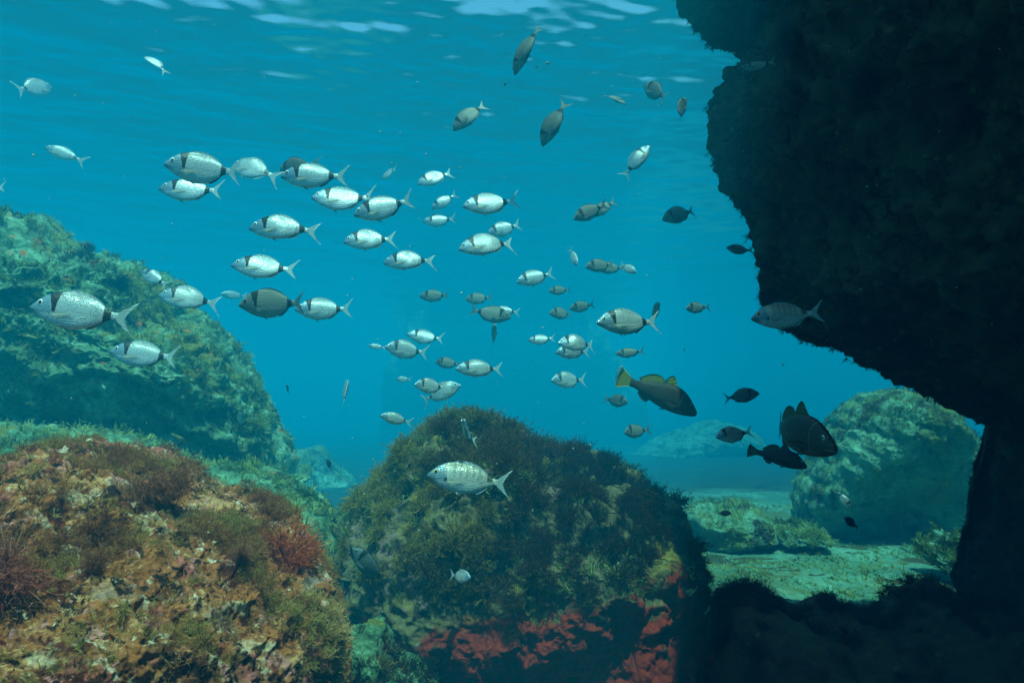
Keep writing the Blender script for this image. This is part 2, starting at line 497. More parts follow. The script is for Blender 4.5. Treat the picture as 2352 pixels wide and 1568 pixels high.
ROCK['mound'] = boulder([(1430, 1070), (1480, 1025), (1560, 980), (1640, 960), (1720, 992), (1790, 1040), (1850, 1090), (1900, 1160), (1700, 1165), (1480, 1150)],
                        (1660, 1085), 20.0, 2.0, 2.4, M['far_rock'], 'hazy low mound of rock behind the meagres and left of the large rounded boulder',
                        nth=300, ns=160, blunt=0.5, big=(0.22, 0.8), mid=(0.12, 2.0), fine=(0.05, 7), seed=24.0, lean=0.6)
ROCK['low'] = boulder([(1560, 1175), (1620, 1148), (1700, 1150), (1780, 1178), (1800, 1240), (1700, 1272), (1580, 1262)],
                      (1685, 1205), 6.4, 0.5, 0.5, M['far_rock'], 'low weedy rock on the sunlit gravel right of the centre boulder',
                      nth=220, ns=110, blunt=0.5, big=(0.10, 1.4), mid=(0.06, 4), fine=(0.03, 12), seed=27.0)
ROCK['block'] = boulder([(1770, 1205), (1830, 1195), (1900, 1215), (1925, 1245), (1850, 1252), (1765, 1246)],
                        (1845, 1226), 6.1, 0.3, 0.4, M['far_rock'], 'flat dark-sided rock on the gravel in front of the large rounded boulder',
                        nth=200, ns=100, blunt=0.4, big=(0.05, 1.6), mid=(0.03, 5), fine=(0.02, 12), seed=29.0)
ROCK['lowr'] = boulder([(2100, 1250), (2140, 1228), (2200, 1225), (2280, 1240), (2300, 1300), (2200, 1330), (2110, 1310)],
                       (2200, 1280), 5.0, 0.4, 0.4, M['far_rock'], 'weedy rock beside the dark pillar at the right edge of the gravel',
                       nth=200, ns=100, blunt=0.5, big=(0.10, 1.6), mid=(0.05, 5), fine=(0.03, 12), seed=31.0)
ROCK['far'] = boulder([(840, 1080), (890, 850), (950, 710), (1005, 650), (1080, 600), (1180, 586), (1290, 606), (1360, 690), (1420, 800), (1490, 950), (1520, 1090)],
                      (1160, 860), 27.0, 3.0, 4.0, M['mid_rock'], 'huge faint boulder in the blue distance behind the school',
                      nth=320, ns=160, blunt=0.5, big=(1.1, 0.25), mid=(0.45, 0.6), fine=(0.16, 2), seed=35.0, lean=0.6)
ROCK['farl'] = boulder([(610, 1075), (650, 1050), (700, 1035), (760, 1060), (810, 1110), (830, 1180), (600, 1180)],
                       (710, 1115), 11.0, 0.9, 1.2, M['far_rock'], 'hazy mound in the blue gap between the left and centre boulders',
                       nth=220, ns=110, blunt=0.5, big=(0.16, 1.0), mid=(0.08, 3), fine=(0.04, 9), seed=37.0)
ROCK['dark'] = boulder([(1590, 1480), (1640, 1360), (1740, 1352), (1810, 1385), (1900, 1352), (2000, 1372), (2100, 1380), (2200, 1372), (2400, 1370), (2700, 1420), (2750, 1700), (2400, 1850),
                        (1800, 1850), (1560, 1700)],
                       (2100, 1600), 3.0, 0.8, 0.5, M['dark_rock'], 'dark weedy ledge in shadow along the lower right corner',
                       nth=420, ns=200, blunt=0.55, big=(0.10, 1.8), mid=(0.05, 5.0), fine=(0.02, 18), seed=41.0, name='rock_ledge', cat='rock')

# overhanging rock wall: one section drawn in the picture plane at its far end, run forward past the camera as a wall, and an unseen roof added for shade
def overhang():
    D0 = 3.5
    pts = [(1550, 0), (1578, 35), (1602, 62), (1640, 84), (1690, 90), (1740, 92), (1690, 128), (1655, 150), (1642, 200), (1632, 280), (1634, 350), (1650, 395), (1662, 440), (1700, 480),
           (1728, 560), (1738, 640), (1748, 700), (1798, 758), (1852, 782), (1960, 850), (2012, 882), (2110, 915), (2205, 948), (2290, 985), (2322, 1020), (2318, 1070), (2306, 1150), (2298, 1220),
           (2266, 1290), (2240, 1350), (2190, 1480), (2250, 1620), (2700, 1650), (3300, 1500), (3600, 600), (3400, -250), (2600, -300), (1900, -310), (1640, -300), (1575, -230), (1560, -120), (1552, -40)]
    p = np.array(pts, float)
    # resample the closed line evenly
    q = np.vstack([p, p[:1]])
    L = np.concatenate([[0], np.cumsum(np.linalg.norm(np.diff(q, axis=0), axis=1))])
    n = 900
    # denser where the picture sees it
    dens = np.where(L < L[30], 3.0, 1.0)
    cd = np.concatenate([[0], np.cumsum(np.diff(L) * dens[:-1])])
    ll = np.interp(np.linspace(0, cd[-1], n, endpoint=False), cd, L)
    S = np.stack([np.interp(ll, L, q[:, 0]), np.interp(ll, L, q[:, 1])], 1)
    S2 = np.stack([(S[:, 0] - 1176) / FPX * D0, (784 - S[:, 1]) / FPX * D0], 1)
    cen = np.array([(2500 - 1176) / FPX * D0, (784 - 500) / FPX * D0])
    ds = np.concatenate([np.linspace(0, 1, 30) * 0.3 + D0 - 0.01, []])[::-1]
    ds = np.concatenate([ds, np.linspace(D0 - 0.03, -1.6, 200)])
    rings = []
    for d in ds:
        if d > D0:
            k = (d - D0) / 0.3
            sc_ = math.sqrt(max(0.0, 1 - k * k)) if k < 1 else 0.0
            sc_ = 0.25 + 0.75 * sc_
            r = cen + (S2 - cen) * sc_
        else:
            r = S2.copy()
            k = (D0 - d)
            # unseen roof bulge near the camera added for shade, and the wall hollows out
            up = np.clip((S2[:, 1] - 1.7) / 0.5, 0, 1)
            left = np.clip((1.6 - S2[:, 0]) / 0.6, 0, 1)
            r[:, 0] -= up * left * (np.clip((k - 1.9) / 0.5, 0, 1) * 0.40 + np.clip((k - 2.7) / 0.5, 0, 1) * 0.85)
            low = 1 - up
            r[:, 0] += low * np.minimum(k, 2.5) * 0.05
        rings.append(CAM + r[:, :1] * cx_ + r[:, 1:] * cu_ + d * cf_)
    V = np.concatenate(rings)
    m = len(ds)
    caps = [V[:n].mean(0), V[-n:].mean(0)]
    j, i = np.meshgrid(np.arange(m - 1), np.arange(n), indexing='ij')
    a = (j * n + i).ravel(); b = (j * n + (i + 1) % n).ravel()
    F = np.stack([a, b, b + n, a + n], 1)
    N = vnormals(V, F)
    C0 = V.mean(0)
    if ((V - C0) * N).sum() < 0:
        F = F[:, ::-1].copy(); N = -N
    disp = 0.11 * fbm(V * 2.2, 4) + 0.075 * fbm(V * 5.5, 4, 0.55, True) + 0.04 * fbm(V * 14, 4, 0.62)
    V = V + N * (disp - 0.075)[:, None]
    V[:, 2] = np.minimum(V[:, 2], HAZE_TOP - 0.03 - 0.02 * np.abs(noise(V * 3)))
    V[:, 2] = np.maximum(V[:, 2], -0.6)
    # close both ends with quads folded to the middle
    k0 = np.arange(n)
    Vc = np.vstack([V, caps])
    F0 = np.stack([np.full(n, len(V)), (k0 + 1) % n, k0, np.full(n, len(V))], 1)
    F1 = np.stack([np.full(n, len(V) + 1), (m - 1) * n + k0, (m - 1) * n + (k0 + 1) % n, np.full(n, len(V) + 1)], 1)
    tri = np.concatenate([F0[:, :3], F1[:, :3]])
    allt = np.concatenate([F[:, [0, 1, 2]], F[:, [0, 2, 3]], tri])
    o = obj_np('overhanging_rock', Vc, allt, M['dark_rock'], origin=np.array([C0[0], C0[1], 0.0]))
    tag(o, 'dark overhanging rock wall and pillar along the right side', 'rock')
    return V, F
ROCK['over'] = overhang()

# ------------------------------------------------------------------ seaweed
def make_tuft(seed, stems=10, segs=4, h=1.0, spread=0.8, width=0.035, side=2, sidelen=0.28):
    rg = np.random.RandomState(seed)
    V, F = [], []
    def ribbon(pts, w0, w1):
        pts = np.array(pts)
        d = pts[-1] - pts[0]
        r = rg.normal(size=3); sd = np.cross(d, r); sd /= max(np.linalg.norm(sd), 1e-9)
        n = len(pts); b = len(V)
        for k, p in enumerate(pts):
            w = w0 + (w1 - w0) * k / (n - 1)
            V.append(p - sd * w); V.append(p + sd * w)
        for k in range(n - 1):
            F.append((b + 2 * k, b + 2 * k + 1, b + 2 * k + 3, b + 2 * k + 2))
    for _ in range(stems):
        az = rg.uniform(0, 2 * math.pi); tl = spread * math.sqrt(rg.uniform(0.02, 1))
        d = np.array([math.cos(az) * math.sin(tl), math.sin(az) * math.sin(tl), math.cos(tl)])
        p = np.array([math.cos(az), math.sin(az), 0]) * 0.08 * rg.uniform(0, 1)
        ln = h * rg.uniform(0.55, 1.0) / segs
        pts = [p]
        for k in range(segs):
            d = d + rg.normal(size=3) * 0.18; d /= np.linalg.norm(d)
            p = p + d * ln
            pts.append(p)
            for _s in range(side):
                e = d * 0.6 + rg.normal(size=3) * 0.55; e /= np.linalg.norm(e)
                L = h * sidelen * rg.uniform(0.5, 1.0) * (1.1 - 0.5 * k / segs)
                q = p - d * ln * rg.uniform(0, 1)
                mid = q + e * L * 0.55
                e2 = e + rg.normal(size=3) * 0.4; e2 /= np.linalg.norm(e2)
                ribbon([q, mid, mid + e2 * L * 0.45], width * 0.7, width * 0.25)
        ribbon(pts, width, width * 0.35)
    return np.array(V), np.array(F)

BUSHY = [make_tuft(100 + k, 10, 3, 0.95, 1.2, 0.026, 2, 0.38) for k in range(5)]
TURF = [make_tuft(200 + k, 7, 2, 1.0, 1.1, 0.05, 1, 0.4) for k in range(5)]
FINE = [make_tuft(300 + k, 26, 5, 1.0, 0.95, 0.012, 3, 0.26) for k in range(4)]
FLUFF = [make_tuft(400 + k, 14, 3, 1.0, 1.2, 0.022, 2, 0.36) for k in range(5)]

def scatter(name, rock, count, protos, smin, smax, mat, seed, wfn, label, upmix=0.45, tint=None, sink=0.1, cat='seaweed', clump=None):
    rg = np.random.RandomState(seed)
    V, F = rock
    c = V[F].mean(1)
    a = V[F[:, 2]] - V[F[:, 0]]; b = V[F[:, -1]] - V[F[:, 1]]
    n = np.cross(a, b); ar = np.linalg.norm(n, axis=1) + 1e-12
    n = n / ar[:, None]
    view = CAM - c; dist = np.linalg.norm(view, axis=1); view = view / dist[:, None]
    rel = c - CAM; z = rel @ cf_
    uu = 1176 + FPX * (rel @ cx_) / np.maximum(z, 0.05); vv = 784 - FPX * (rel @ cu_) / np.maximum(z, 0.05)
    ok = (z > 0.3) & (uu > -160) & (uu < 2512) & (vv > -160) & (vv < 1728) & ((n * view).sum(1) > -0.45)
    w = ar * ok * np.clip(wfn(c, n, uu, vv), 0, None)
    w = w / w.sum()
    if clump:
        k_, rad_ = clump
        count = count // k_ * k_
        idx = np.repeat(rg.choice(len(w), count // k_, p=w), k_)
        cs = np.repeat(rg.uniform(0.55, 1.35, count // k_), k_)
        nn = n[idx]
        ax = nn * (1 - upmix) + np.array([0, 0, 1.0]) * upmix
        ax /= np.linalg.norm(ax, axis=1, keepdims=True)
        up = ax + rg.normal(size=(count, 3)) * 0.62
        up *= np.where((up * ax).sum(1, keepdims=True) < 0, -1, 1)
        pos = c[idx] + (up / np.linalg.norm(up, axis=1, keepdims=True)) * (rad_ * cs * rg.uniform(0.15, 0.75, count))[:, None] - ax * (0.2 * rad_)
    else:
        cs = 1.0
        idx = rg.choice(len(w), count, p=w)
        pos = c[idx] + rg.normal(size=(count, 3)) * 0.006
        nn = n[idx]
        up = nn * (1 - upmix) + np.array([0, 0, 1.0]) * upmix + rg.normal(size=(count, 3)) * 0.16
    up /= np.linalg.norm(up, axis=1, keepdims=True)
    ref = rg.normal(size=(count, 3))
    ex = np.cross(ref, up); ex /= np.linalg.norm(ex, axis=1, keepdims=True)
    ey = np.cross(up, ex)
    s = (smin + (smax - smin) * rg.uniform(0, 1, count) ** 1.6) * cs
    if clump:
        nn = nn + 0 * up
    tv = np.clip((tint(c[idx] if clump else pos, nn, rg) if tint else rg.uniform(0, 1, count)), 0, 1)
    pid = rg.randint(0, len(protos), count)
    VV, FF, TT, base = [], [], [], 0
    for k, (pv, pf) in enumerate(protos):
        sel = np.where(pid == k)[0]
        if len(sel) == 0: continue
        B = np.stack([ex[sel], ey[sel], up[sel]], 1)            # rows are axes
        W = np.einsum('vk,skj->svj', pv, B) * s[sel][:, None, None] + (pos[sel] - up[sel] * (s[sel] * sink)[:, None])[:, None, :]
        VV.append(W.reshape(-1, 3))
        FF.append((pf[None] + (np.arange(len(sel)) * len(pv))[:, None, None]).reshape(-1, 4) + base)
        TT.append((tv[sel][:, None] + (pv[:, 2] - 0.5)[None, :] * 0.18 + rg.normal(size=(len(sel), 1)) * 0.02).ravel())
        base += len(sel) * len(pv)
    VV = np.concatenate(VV)
    VV[:, 2] = np.minimum(VV[:, 2], HAZE_TOP - 0.01)
    o = obj_np(name, VV, np.concatenate(FF), mat, smooth=False, attr={'tint': np.clip(np.concatenate(TT), 0, 1)})
    tag(o, label, cat, kind='stuff')
    return o

def ntint(scale, off, amp=1.3, mean=0.5, jit=0.15):
    return lambda p, n, rg: mean + amp * fbm(p * scale + off, 3) + rg.normal(size=len(p)) * jit
def patch(c, scale, off, th, soft=0.1):
    return np.clip((fbm(c * scale + off, 3) - th) / soft, 0, 1)

scatter('seaweed', ROCK['centre'], 7200, BUSHY, 0.036, 0.078, M['weed_brown'], 1,
        lambda c, n, u, v: (0.05 + np.clip(n[:, 2] + 0.35, 0, 1)) * (0.35 + patch(c, 2.6, 3.0, -0.15)) * np.clip((1430 - v) / 130, 0.02, 1) * np.where(u < 1000, np.where(v > 1180, 0.3, 1.0), 1.0),
        'dark brown bushy seaweed covering the top of the centre boulder', 0.4,
        lambda p, n, rg: 0.50 - 0.8 * p[:, 0] + 0.7 * fbm(p * 3.0 + 4, 3) + rg.normal(size=len(p)) * 0.08 + 0.3 * np.clip(p[:, 2] - 0.95, 0, 0.5), clump=(12, 0.062))
scatter('seaweed', ROCK['centre'], 1400, TURF, 0.025, 0.06, M['weed_olive'], 2,
        lambda c, n, u, v: (v < 1370) * np.clip(n[:, 2] + 0.5, 0, 1) * (0.1 + patch(c, 3.0, 13.0, 0.0)), 'short olive turf of seaweed between the bushes on the centre boulder', 0.4, ntint(3, 1.0))
scatter('seaweed', ROCK['left'], 5200, TURF, 0.02, 0.065, M['weed_olive'], 3,
        lambda c, n, u, v: (0.15 + np.clip(n[:, 2] + 0.5, 0, 1)) * (0.08 + patch(c, 2.2, 7.0, -0.05)), 'olive turf of seaweed covering the big left boulder', 0.35, ntint(2.2, 5.0))
scatter('seaweed', ROCK['left'], 900, BUSHY, 0.03, 0.08, M['weed_olive'], 4,
        lambda c, n, u, v: np.clip(n[:, 2] + 0.6, 0, 1) * patch(c, 2.0, 17.0, 0.0) + 0.02, 'taller olive seaweed tufts along the crest and edge of the big left boulder', 0.5, ntint(2.2, 9.0, 1.2, 0.6), clump=(8, 0.05))
scatter('seaweed', ROCK['ledge'], 1500, TURF, 0.025, 0.07, M['weed_olive'], 5,
        lambda c, n, u, v: np.clip(n[:, 2] + 0.3, 0, 1) * (0.1 + patch(c, 3.0, 2.0, -0.05)), 'pale green turf on the low ledge below the left boulder', 0.4, ntint(2.2, 3.0, 1.2, 0.72))
scatter('seaweed', ROCK['near'], 2600, FLUFF, 0.018, 0.05, M['weed_near'], 6,
        lambda c, n, u, v: (0.2 + np.clip(n[:, 2], 0, 1)) * (0.02 + patch(c, 4.0, 6.0, 0.05)) * np.clip(1.5 - (v - 1000) / 500, 0.12, 1), 'fuzzy brown and olive seaweed on the near brown rock', 0.4,
        lambda p, n, rg: 0.52 + 1.2 * fbm(p * 3.5 + 4, 3) + rg.normal(size=len(p)) * 0.12)
scatter('seaweed', ROCK['near'], 6000, TURF, 0.006, 0.020, M['weed_near'], 61,
        lambda c, n, u, v: 0.05 + patch(c, 9.0, 2.0, -0.05), 'very short crusty growth all over the near brown rock', 0.3,
        lambda p, n, rg: 0.55 + 1.2 * fbm(p * 6.0 + 14, 3) + rg.normal(size=len(p)) * 0.25)
scatter('seaweed', ROCK['small'], 260, BUSHY, 0.03, 0.08, M['weed_brown'], 7,
        lambda c, n, u, v: np.clip((v - 1440) / 100, 0.05, 1), 'dark seaweed on the lower half of the small rock in the gap', 0.3, ntint(3, 2.0, 1.0, 0.25))
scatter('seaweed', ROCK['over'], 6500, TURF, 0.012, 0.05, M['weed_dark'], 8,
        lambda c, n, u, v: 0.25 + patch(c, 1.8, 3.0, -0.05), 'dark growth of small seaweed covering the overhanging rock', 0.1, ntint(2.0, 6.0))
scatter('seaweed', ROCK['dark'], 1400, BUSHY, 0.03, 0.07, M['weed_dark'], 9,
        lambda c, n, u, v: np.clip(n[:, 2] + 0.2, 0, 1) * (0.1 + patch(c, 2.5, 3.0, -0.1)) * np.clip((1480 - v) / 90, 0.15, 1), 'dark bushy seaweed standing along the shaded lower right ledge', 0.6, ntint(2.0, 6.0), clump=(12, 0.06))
scatter('seaweed', ROCK['right'], 2200, TURF, 0.02, 0.06, M['weed_olive'], 10,
        lambda c, n, u, v: (0.1 + np.clip(n[:, 2] + 0.3, 0, 1)), 'pale turf of seaweed on the large rounded boulder', 0.35, ntint(1.6, 5.0, 1.3, 0.65))
for k, (rk, lb) in enumerate((('mound', 'turf on the hazy low mound behind the meagres'), ('low', 'turf on the low weedy rock right of the centre boulder'),
                              ('lowr', 'turf on the weedy rock beside the dark pillar'), ('block', 'turf on the flat dark-sided rock'), ('farl', 'turf on the hazy mound in the blue gap'))):
    scatter('seaweed', ROCK[rk], 320, TURF, 0.03, 0.10, M['weed_olive'], 20 + k, lambda c, n, u, v: 0.1 + np.clip(n[:, 2] + 0.3, 0, 1), lb, 0.4, ntint(1.6, 5.0, 1.3, 0.6))
def bed_w(c, n, u, v):
    return (u > 1500) * (c[:, 1] < 9) * (0.12 + patch(c, 1.1, 5.0, -0.05))
scatter('seaweed', SEABED, 8000, TURF, 0.012, 0.055, M['weed_olive'], 30, bed_w, 'yellow green seaweed patches on the sunlit gravel seabed', 0.7, ntint(1.6, 5.0, 1.2, 0.75))

def surface_hit(rock, u, v):
    V, F = rock
    rel = V - CAM; z = rel @ cf_
    uu = 1176 + FPX * (rel @ cx_) / np.maximum(z, 0.05); vv = 784 - FPX * (rel @ cu_) / np.maximum(z, 0.05)
    d2 = (uu - u) ** 2 + (vv - v) ** 2
    near = np.where((d2 < max(d2.min() * 4, 150)) & (z > 0.2))[0]
    k = near[np.argmin(z[near])]
    N = vnormals(V, F)
    return V[k], N[k]

def bush(u, v, rock, size, mat, label, seed, stems, lean=(0, 0, 0)):
    p, n = surface_hit(ROCK[rock], u, v)
    up = n * 0.45 + np.array([0, 0, 0.8]) + np.array(lean); up /= np.linalg.norm(up)
    rg = np.random.RandomState(seed)
    VV, FF, TT, base = [], [], [], 0
    for k in range(stems):
        pv, pf = FINE[rg.randint(len(FINE))]
        e = up + rg.normal(size=3) * 0.55; e /= np.linalg.norm(e)
        x = np.cross(rg.normal(size=3), e); x /= np.linalg.norm(x); y = np.cross(e, x)
        s = size * rg.uniform(0.5, 0.85)
        off = up * size * rg.uniform(0, 0.35) + rg.normal(size=3) * size * 0.10
        W = (pv[:, :1] * x + pv[:, 1:2] * y + pv[:, 2:] * e) * s + p + off - up * size * 0.08
        VV.append(W); FF.append(pf + base); base += len(pv)
        TT.append(np.full(len(pv), rg.uniform(0, 1)) * 0.5 + pv[:, 2] * 0.5)
    o = obj_np('seaweed_bush', np.concatenate(VV), np.concatenate(FF), mat, origin=p, smooth=False, attr={'tint': np.clip(np.concatenate(TT), 0, 1)})
    tag(o, label, 'seaweed', 'bushes of seaweed on the near rock')
bush(668, 1290, 'near', 0.175, M['weed_red'], 'bright red bush of seaweed on the right edge of the near rock', 1, 9)
bush(380, 1160, 'near', 0.15, M['weed_rust'], 'feathery rust-brown bush of seaweed near the top of the near rock', 2, 7)
bush(25, 1340, 'near', 0.12, M['weed_pink'], 'pinkish red bush of seaweed at the left edge of the near rock', 3, 8)
bush(560, 1290, 'near', 0.06, M['weed_rust'], 'low brown tuft of seaweed left of the bright red bush', 4, 6)
bush(215, 1300, 'near', 0.06, M['weed_rust'], 'low dark brown tuft of seaweed right of the pinkish red bush', 5, 7)

# ------------------------------------------------------------------ sea urchins
def urchin_meshes():
    rg = np.random.RandomState(5)
    th = np.linspace(0, 2 * math.pi, 20, endpoint=False); ph = np.linspace(0.02, math.pi - 0.02, 11)
    V = np.array([[math.sin(b) * math.cos(a), math.sin(b) * math.sin(a), 0.75 * math.cos(b) + 0.55] for b in ph for a in th]) * 0.45
    F = np.array([[j * 20 + i, j * 20 + (i + 1) % 20, (j + 1) * 20 + (i + 1) % 20, (j + 1) * 20 + i] for j in range(10) for i in range(20)])
    SV, SF = [], []
    for k in range(260):
        d = rg.normal(size=3); d[2] = abs(d[2]) * 0.9 - 0.1; d /= np.linalg.norm(d)
        x = np.cross(d, rg.normal(size=3)); x /= np.linalg.norm(x); y = np.cross(d, x)
        b = len(SV); o = np.array([0, 0, 0.25]) + d * 0.33; L = rg.uniform(0.5, 0.75)
        for q in range(3):
            a = q * 2.094; SV.append(o + (x * math.cos(a) + y * math.sin(a)) * 0.022)
        SV.append(o + d * L)
        for q in range(3): SF.append((b + q, b + (q + 1) % 3, b + 3))
    return mesh_np('shell', V, F, M['urchin']), mesh_np('spines', np.array(SV), np.array(SF), M['urchin'])
UM = urchin_meshes()
def urchin(u, v, rock, size, label):
    p, n = surface_hit(ROCK[rock], u, v)
    r = empty('sea_urchin', p)
    r.rotation_euler = Vector(n).to_track_quat('Z', 'Y').to_euler()
    r.scale = (size,) * 3
    tag(r, label, 'sea urchin', 'black sea urchins on the rocks')
    for nm, me in (('shell', UM[0]), ('spines', UM[1])):
        link(bpy.data.objects.new(nm, me), r)
urchin(283, 648, 'left', 0.075, 'black sea urchin on the middle of the big left boulder above the largest bream')
urchin(207, 557, 'left', 0.065, 'black sea urchin near the crest of the big left boulder')
urchin(1735, 62, 'over', 0.075, 'black sea urchin left of its neighbour at the top of the overhang')
urchin(1828, 72, 'over', 0.085, 'black sea urchin right of its neighbour at the top of the overhang')
urchin(2000, 180, 'over', 0.09, 'black sea urchin on the open face of the overhang below the other two')

# ------------------------------------------------------------------ fish
def skin_mat(name, kind):
    m, b = new_mat(name)
    co = objco()
    x, y, z = sepxyz(co)
    scl = vor(mulv(co, (1.0, 0.35, 1.0)), 62.0, 0.35)
    spark = nz(co, 45.0, 3, 0.7)
    if kind in ('banded', 'litband', 'shadeband', 'deepshadeband', 'plain', 'barred'):
        if kind == 'shadeband':  # shaded copy of the silver skin, shade put into its colours
            back, flank, belly = (0.14, 0.16, 0.14), (0.27, 0.29, 0.25), (0.42, 0.44, 0.40)
        elif kind == 'deepshadeband':  # deeper copy, its colours hold the shade of backlit and shadowed fish
            back, flank, belly = (0.03, 0.036, 0.036), (0.075, 0.088, 0.082), (0.15, 0.16, 0.15)
        elif kind == 'barred':
            back, flank, belly = (0.30, 0.27, 0.19), (0.62, 0.60, 0.50), (0.84, 0.86, 0.84)
        else:
            back, flank, belly = (0.15, 0.20, 0.21), (0.46, 0.54, 0.56), (0.84, 0.88, 0.88)
        c = mixc(sm(z, 0.135, 0.06), back, flank)
        c = mixc(sm(z, 0.0, -0.10), c, belly)
        c = mixc(sm(spark, 0.35, 0.7) * 0.35, c, (0.95, 0.95, 0.93) if kind not in ('shadeband', 'deepshadeband') else (0.34, 0.36, 0.30))
        body = sm(x, 0.24, 0.30) * sm(x, 0.74, 0.68)
        line = sm((z * (2 * math.pi / 0.021) + (x - 0.45) * (x - 0.45) * 14.0).sin(), 0.1, 0.9)
        c = mixc(line * body * 0.5, c, (0.14, 0.17, 0.17))
        c = mixc(sm(scl, 0.35, 0.75) * 0.12 * body, c, (0.2, 0.22, 0.22))
        head = sm(x + (z - 0.05) * 0.25, 0.235, 0.19)
        c = mixc(head * 0.85, c, (0.14, 0.27, 0.36) if kind not in ('shadeband', 'deepshadeband') else (0.10, 0.14, 0.14))
        c = mixc(head * sm(spark, 0.5, 0.7) * 0.3, c, (0.75, 0.8, 0.82))
        c = mixc(head * sm(z, -0.03, -0.07), c, (0.72, 0.76, 0.76) if kind not in ('shadeband', 'deepshadeband') else (0.3, 0.33, 0.3))
        # gill cover edge and mouth
        g = ((x - 0.10) * (x - 0.10) + (z - 0.01) * (z - 0.01) * 0.8)
        gc = sm((g - 0.0176).abs(), 0.0016, 0.0004) * sm(x, 0.16, 0.19)
        c = mixc(gc * 0.7, c, (0.05, 0.06, 0.06))
        mo = sm((z + 0.012 + x * 0.25).abs(), 0.006, 0.002) * sm(x, 0.065, 0.05)
        c = mixc(mo * 0.85, c, (0.03, 0.03, 0.03))
        wob = (nz(co, 22.0, 3, 0.6) - 0.5) * 0.02
        pd = sm((x - 0.742 + wob).abs(), 0.041, 0.030)
        if kind == 'plain':
            pd = pd * sm(z, -0.035, -0.01) * 0.9
        if kind == 'barred':
            pd = pd * sm(z, -0.02, 0.005) * 0.85
            bars = sm(((x + wob) * (2 * math.pi / 0.075)).sin(), 0.0, 0.9) * sm(z, -0.06, 0.08) * body
            c = mixc(bars * 0.42, c, (0.10, 0.09, 0.06))
            sp = sm((x - 0.225) * (x - 0.225) + (z + 0.03) * (z + 0.03), 0.0006, 0.0002)
            c = mixc(sp * 0.9, c, (0.02, 0.02, 0.02))
            sn = sm(x + (z - 0.02) * 0.6, 0.10, 0.04)
            c = mixc(sn * 0.55, c, (0.10, 0.12, 0.13))
        c = mixc(pd * 0.97, c, (0.008, 0.009, 0.011))
        if kind in ('banded', 'litband', 'shadeband', 'deepshadeband'):
            xc = 0.252 - z * 0.13
            hw = 0.018 + z.max(0.0) * 0.30
            nb = sm((x - xc + wob).abs() - hw, 0.006, -0.006) * sm(z, -0.055, -0.02)
            c = mixc(nb * 0.97, c, (0.008, 0.009, 0.011))
        rough, metal = 0.34, 0.06
        if kind in ('shadeband', 'deepshadeband'): rough, metal = 0.5, 0.05
    elif kind in ('meagre', 'dullmeagre'):
        c = mixc(sm(z, 0.09, -0.02), (0.032, 0.030, 0.026), (0.075, 0.072, 0.06))
        c = mixc(sm(z, -0.05, -0.11), c, (0.22, 0.21, 0.18))
        c = mixc(sm(scl, 0.3, 0.7) * 0.6, c, (0.02, 0.02, 0.02))
        gc = sm(((x - 0.09) * (x - 0.09) + z * z * 0.7 - 0.0215).abs(), 0.0016, 0.0004) * sm(x, 0.16, 0.2)
        c = mixc(gc * 0.7, c, (0.30, 0.29, 0.26))
        mo = sm((z + 0.048).abs(), 0.006, 0.002) * sm(x, 0.085, 0.07)
        c = mixc(mo * 0.8, c, (0.30, 0.28, 0.25))
        rough, metal = 0.42, 0.1
    elif kind == 'wrasse':
        c = mixc(sm(z, 0.03, -0.03), (0.12, 0.16, 0.05), (0.5, 0.55, 0.35))
        c = mixc(sm((z - 0.005).abs(), 0.016, 0.008), c, (0.03, 0.04, 0.02))
        rough, metal = 0.45, 0.0
    else:
        c = mixc(sm(z, 0.1, -0.1), (0.016, 0.014, 0.014), (0.045, 0.036, 0.03))
        rough, metal = 0.5, 0.0
    setin(b, 'Base Color', c)
    b.inputs['Roughness'].default_value = rough
    if kind in ('banded', 'litband', 'plain', 'barred'):
        gl = sm(spark, 0.46, 0.62)
        setin(b, 'Metallic', gl * 0.35 + 0.5 if kind == 'banded' else gl * 0.5 + 0.12)  # lit copy of the banded skin: less metal stands in for front light
        setin(b, 'Roughness', gl * -0.14 + 0.40)
    else:
        b.inputs['Metallic'].default_value = metal
    if kind in ('shadeband', 'deepshadeband', 'meagre', 'chromis'):
        b.inputs['Specular IOR Level'].default_value = 0.15
    setin(b, 'Normal', bump(scl, 0.25, 0.012))
    return m

def fin_mat(name, ca, cb, alpha, edge=None):
    m, b = new_mat(name)
    co = objco()
    x, y, z = sepxyz(co)
    ray = sm((E.m('ARCTAN2', z, x - 0.70) * 60.0).sin(), -0.5, 0.9)
    setin(b, 'Base Color', mixc(ray, ca, cb))
    b.inputs['Roughness'].default_value = 0.5
    setin(b, 'Alpha', sm(ray, 0, 1, alpha - 0.15, alpha + 0.15))
    return m

FINM = {'banded': fin_mat('fin_silver', (0.34, 0.44, 0.48), (0.52, 0.62, 0.64), 0.62), 'shadeband': fin_mat('fin_shaded', (0.12, 0.15, 0.14), (0.2, 0.24, 0.22), 0.68),  # grey fins: the silver ones with shade put into their colour
        'meagre': fin_mat('fin_yellow', (0.13, 0.14, 0.012), (0.30, 0.32, 0.025), 0.9), 'dark': fin_mat('fin_black', (0.012, 0.012, 0.014), (0.03, 0.03, 0.03), 0.92),
        'wrasse': fin_mat('fin_green', (0.2, 0.26, 0.1), (0.4, 0.42, 0.2), 0.7)}
FINM['pect'] = fin_mat('fin_pectoral', (0.30, 0.33, 0.27), (0.55, 0.56, 0.46), 0.42)
FINM['plain'] = FINM['litband'] = FINM['barred'] = FINM['banded']
SKIN = {k: skin_mat('skin_' + k, k) for k in ('banded', 'litband', 'shadeband', 'deepshadeband', 'plain', 'barred', 'meagre', 'dullmeagre', 'wrasse', 'chromis')}
FINM['chromis'] = FINM['dark']
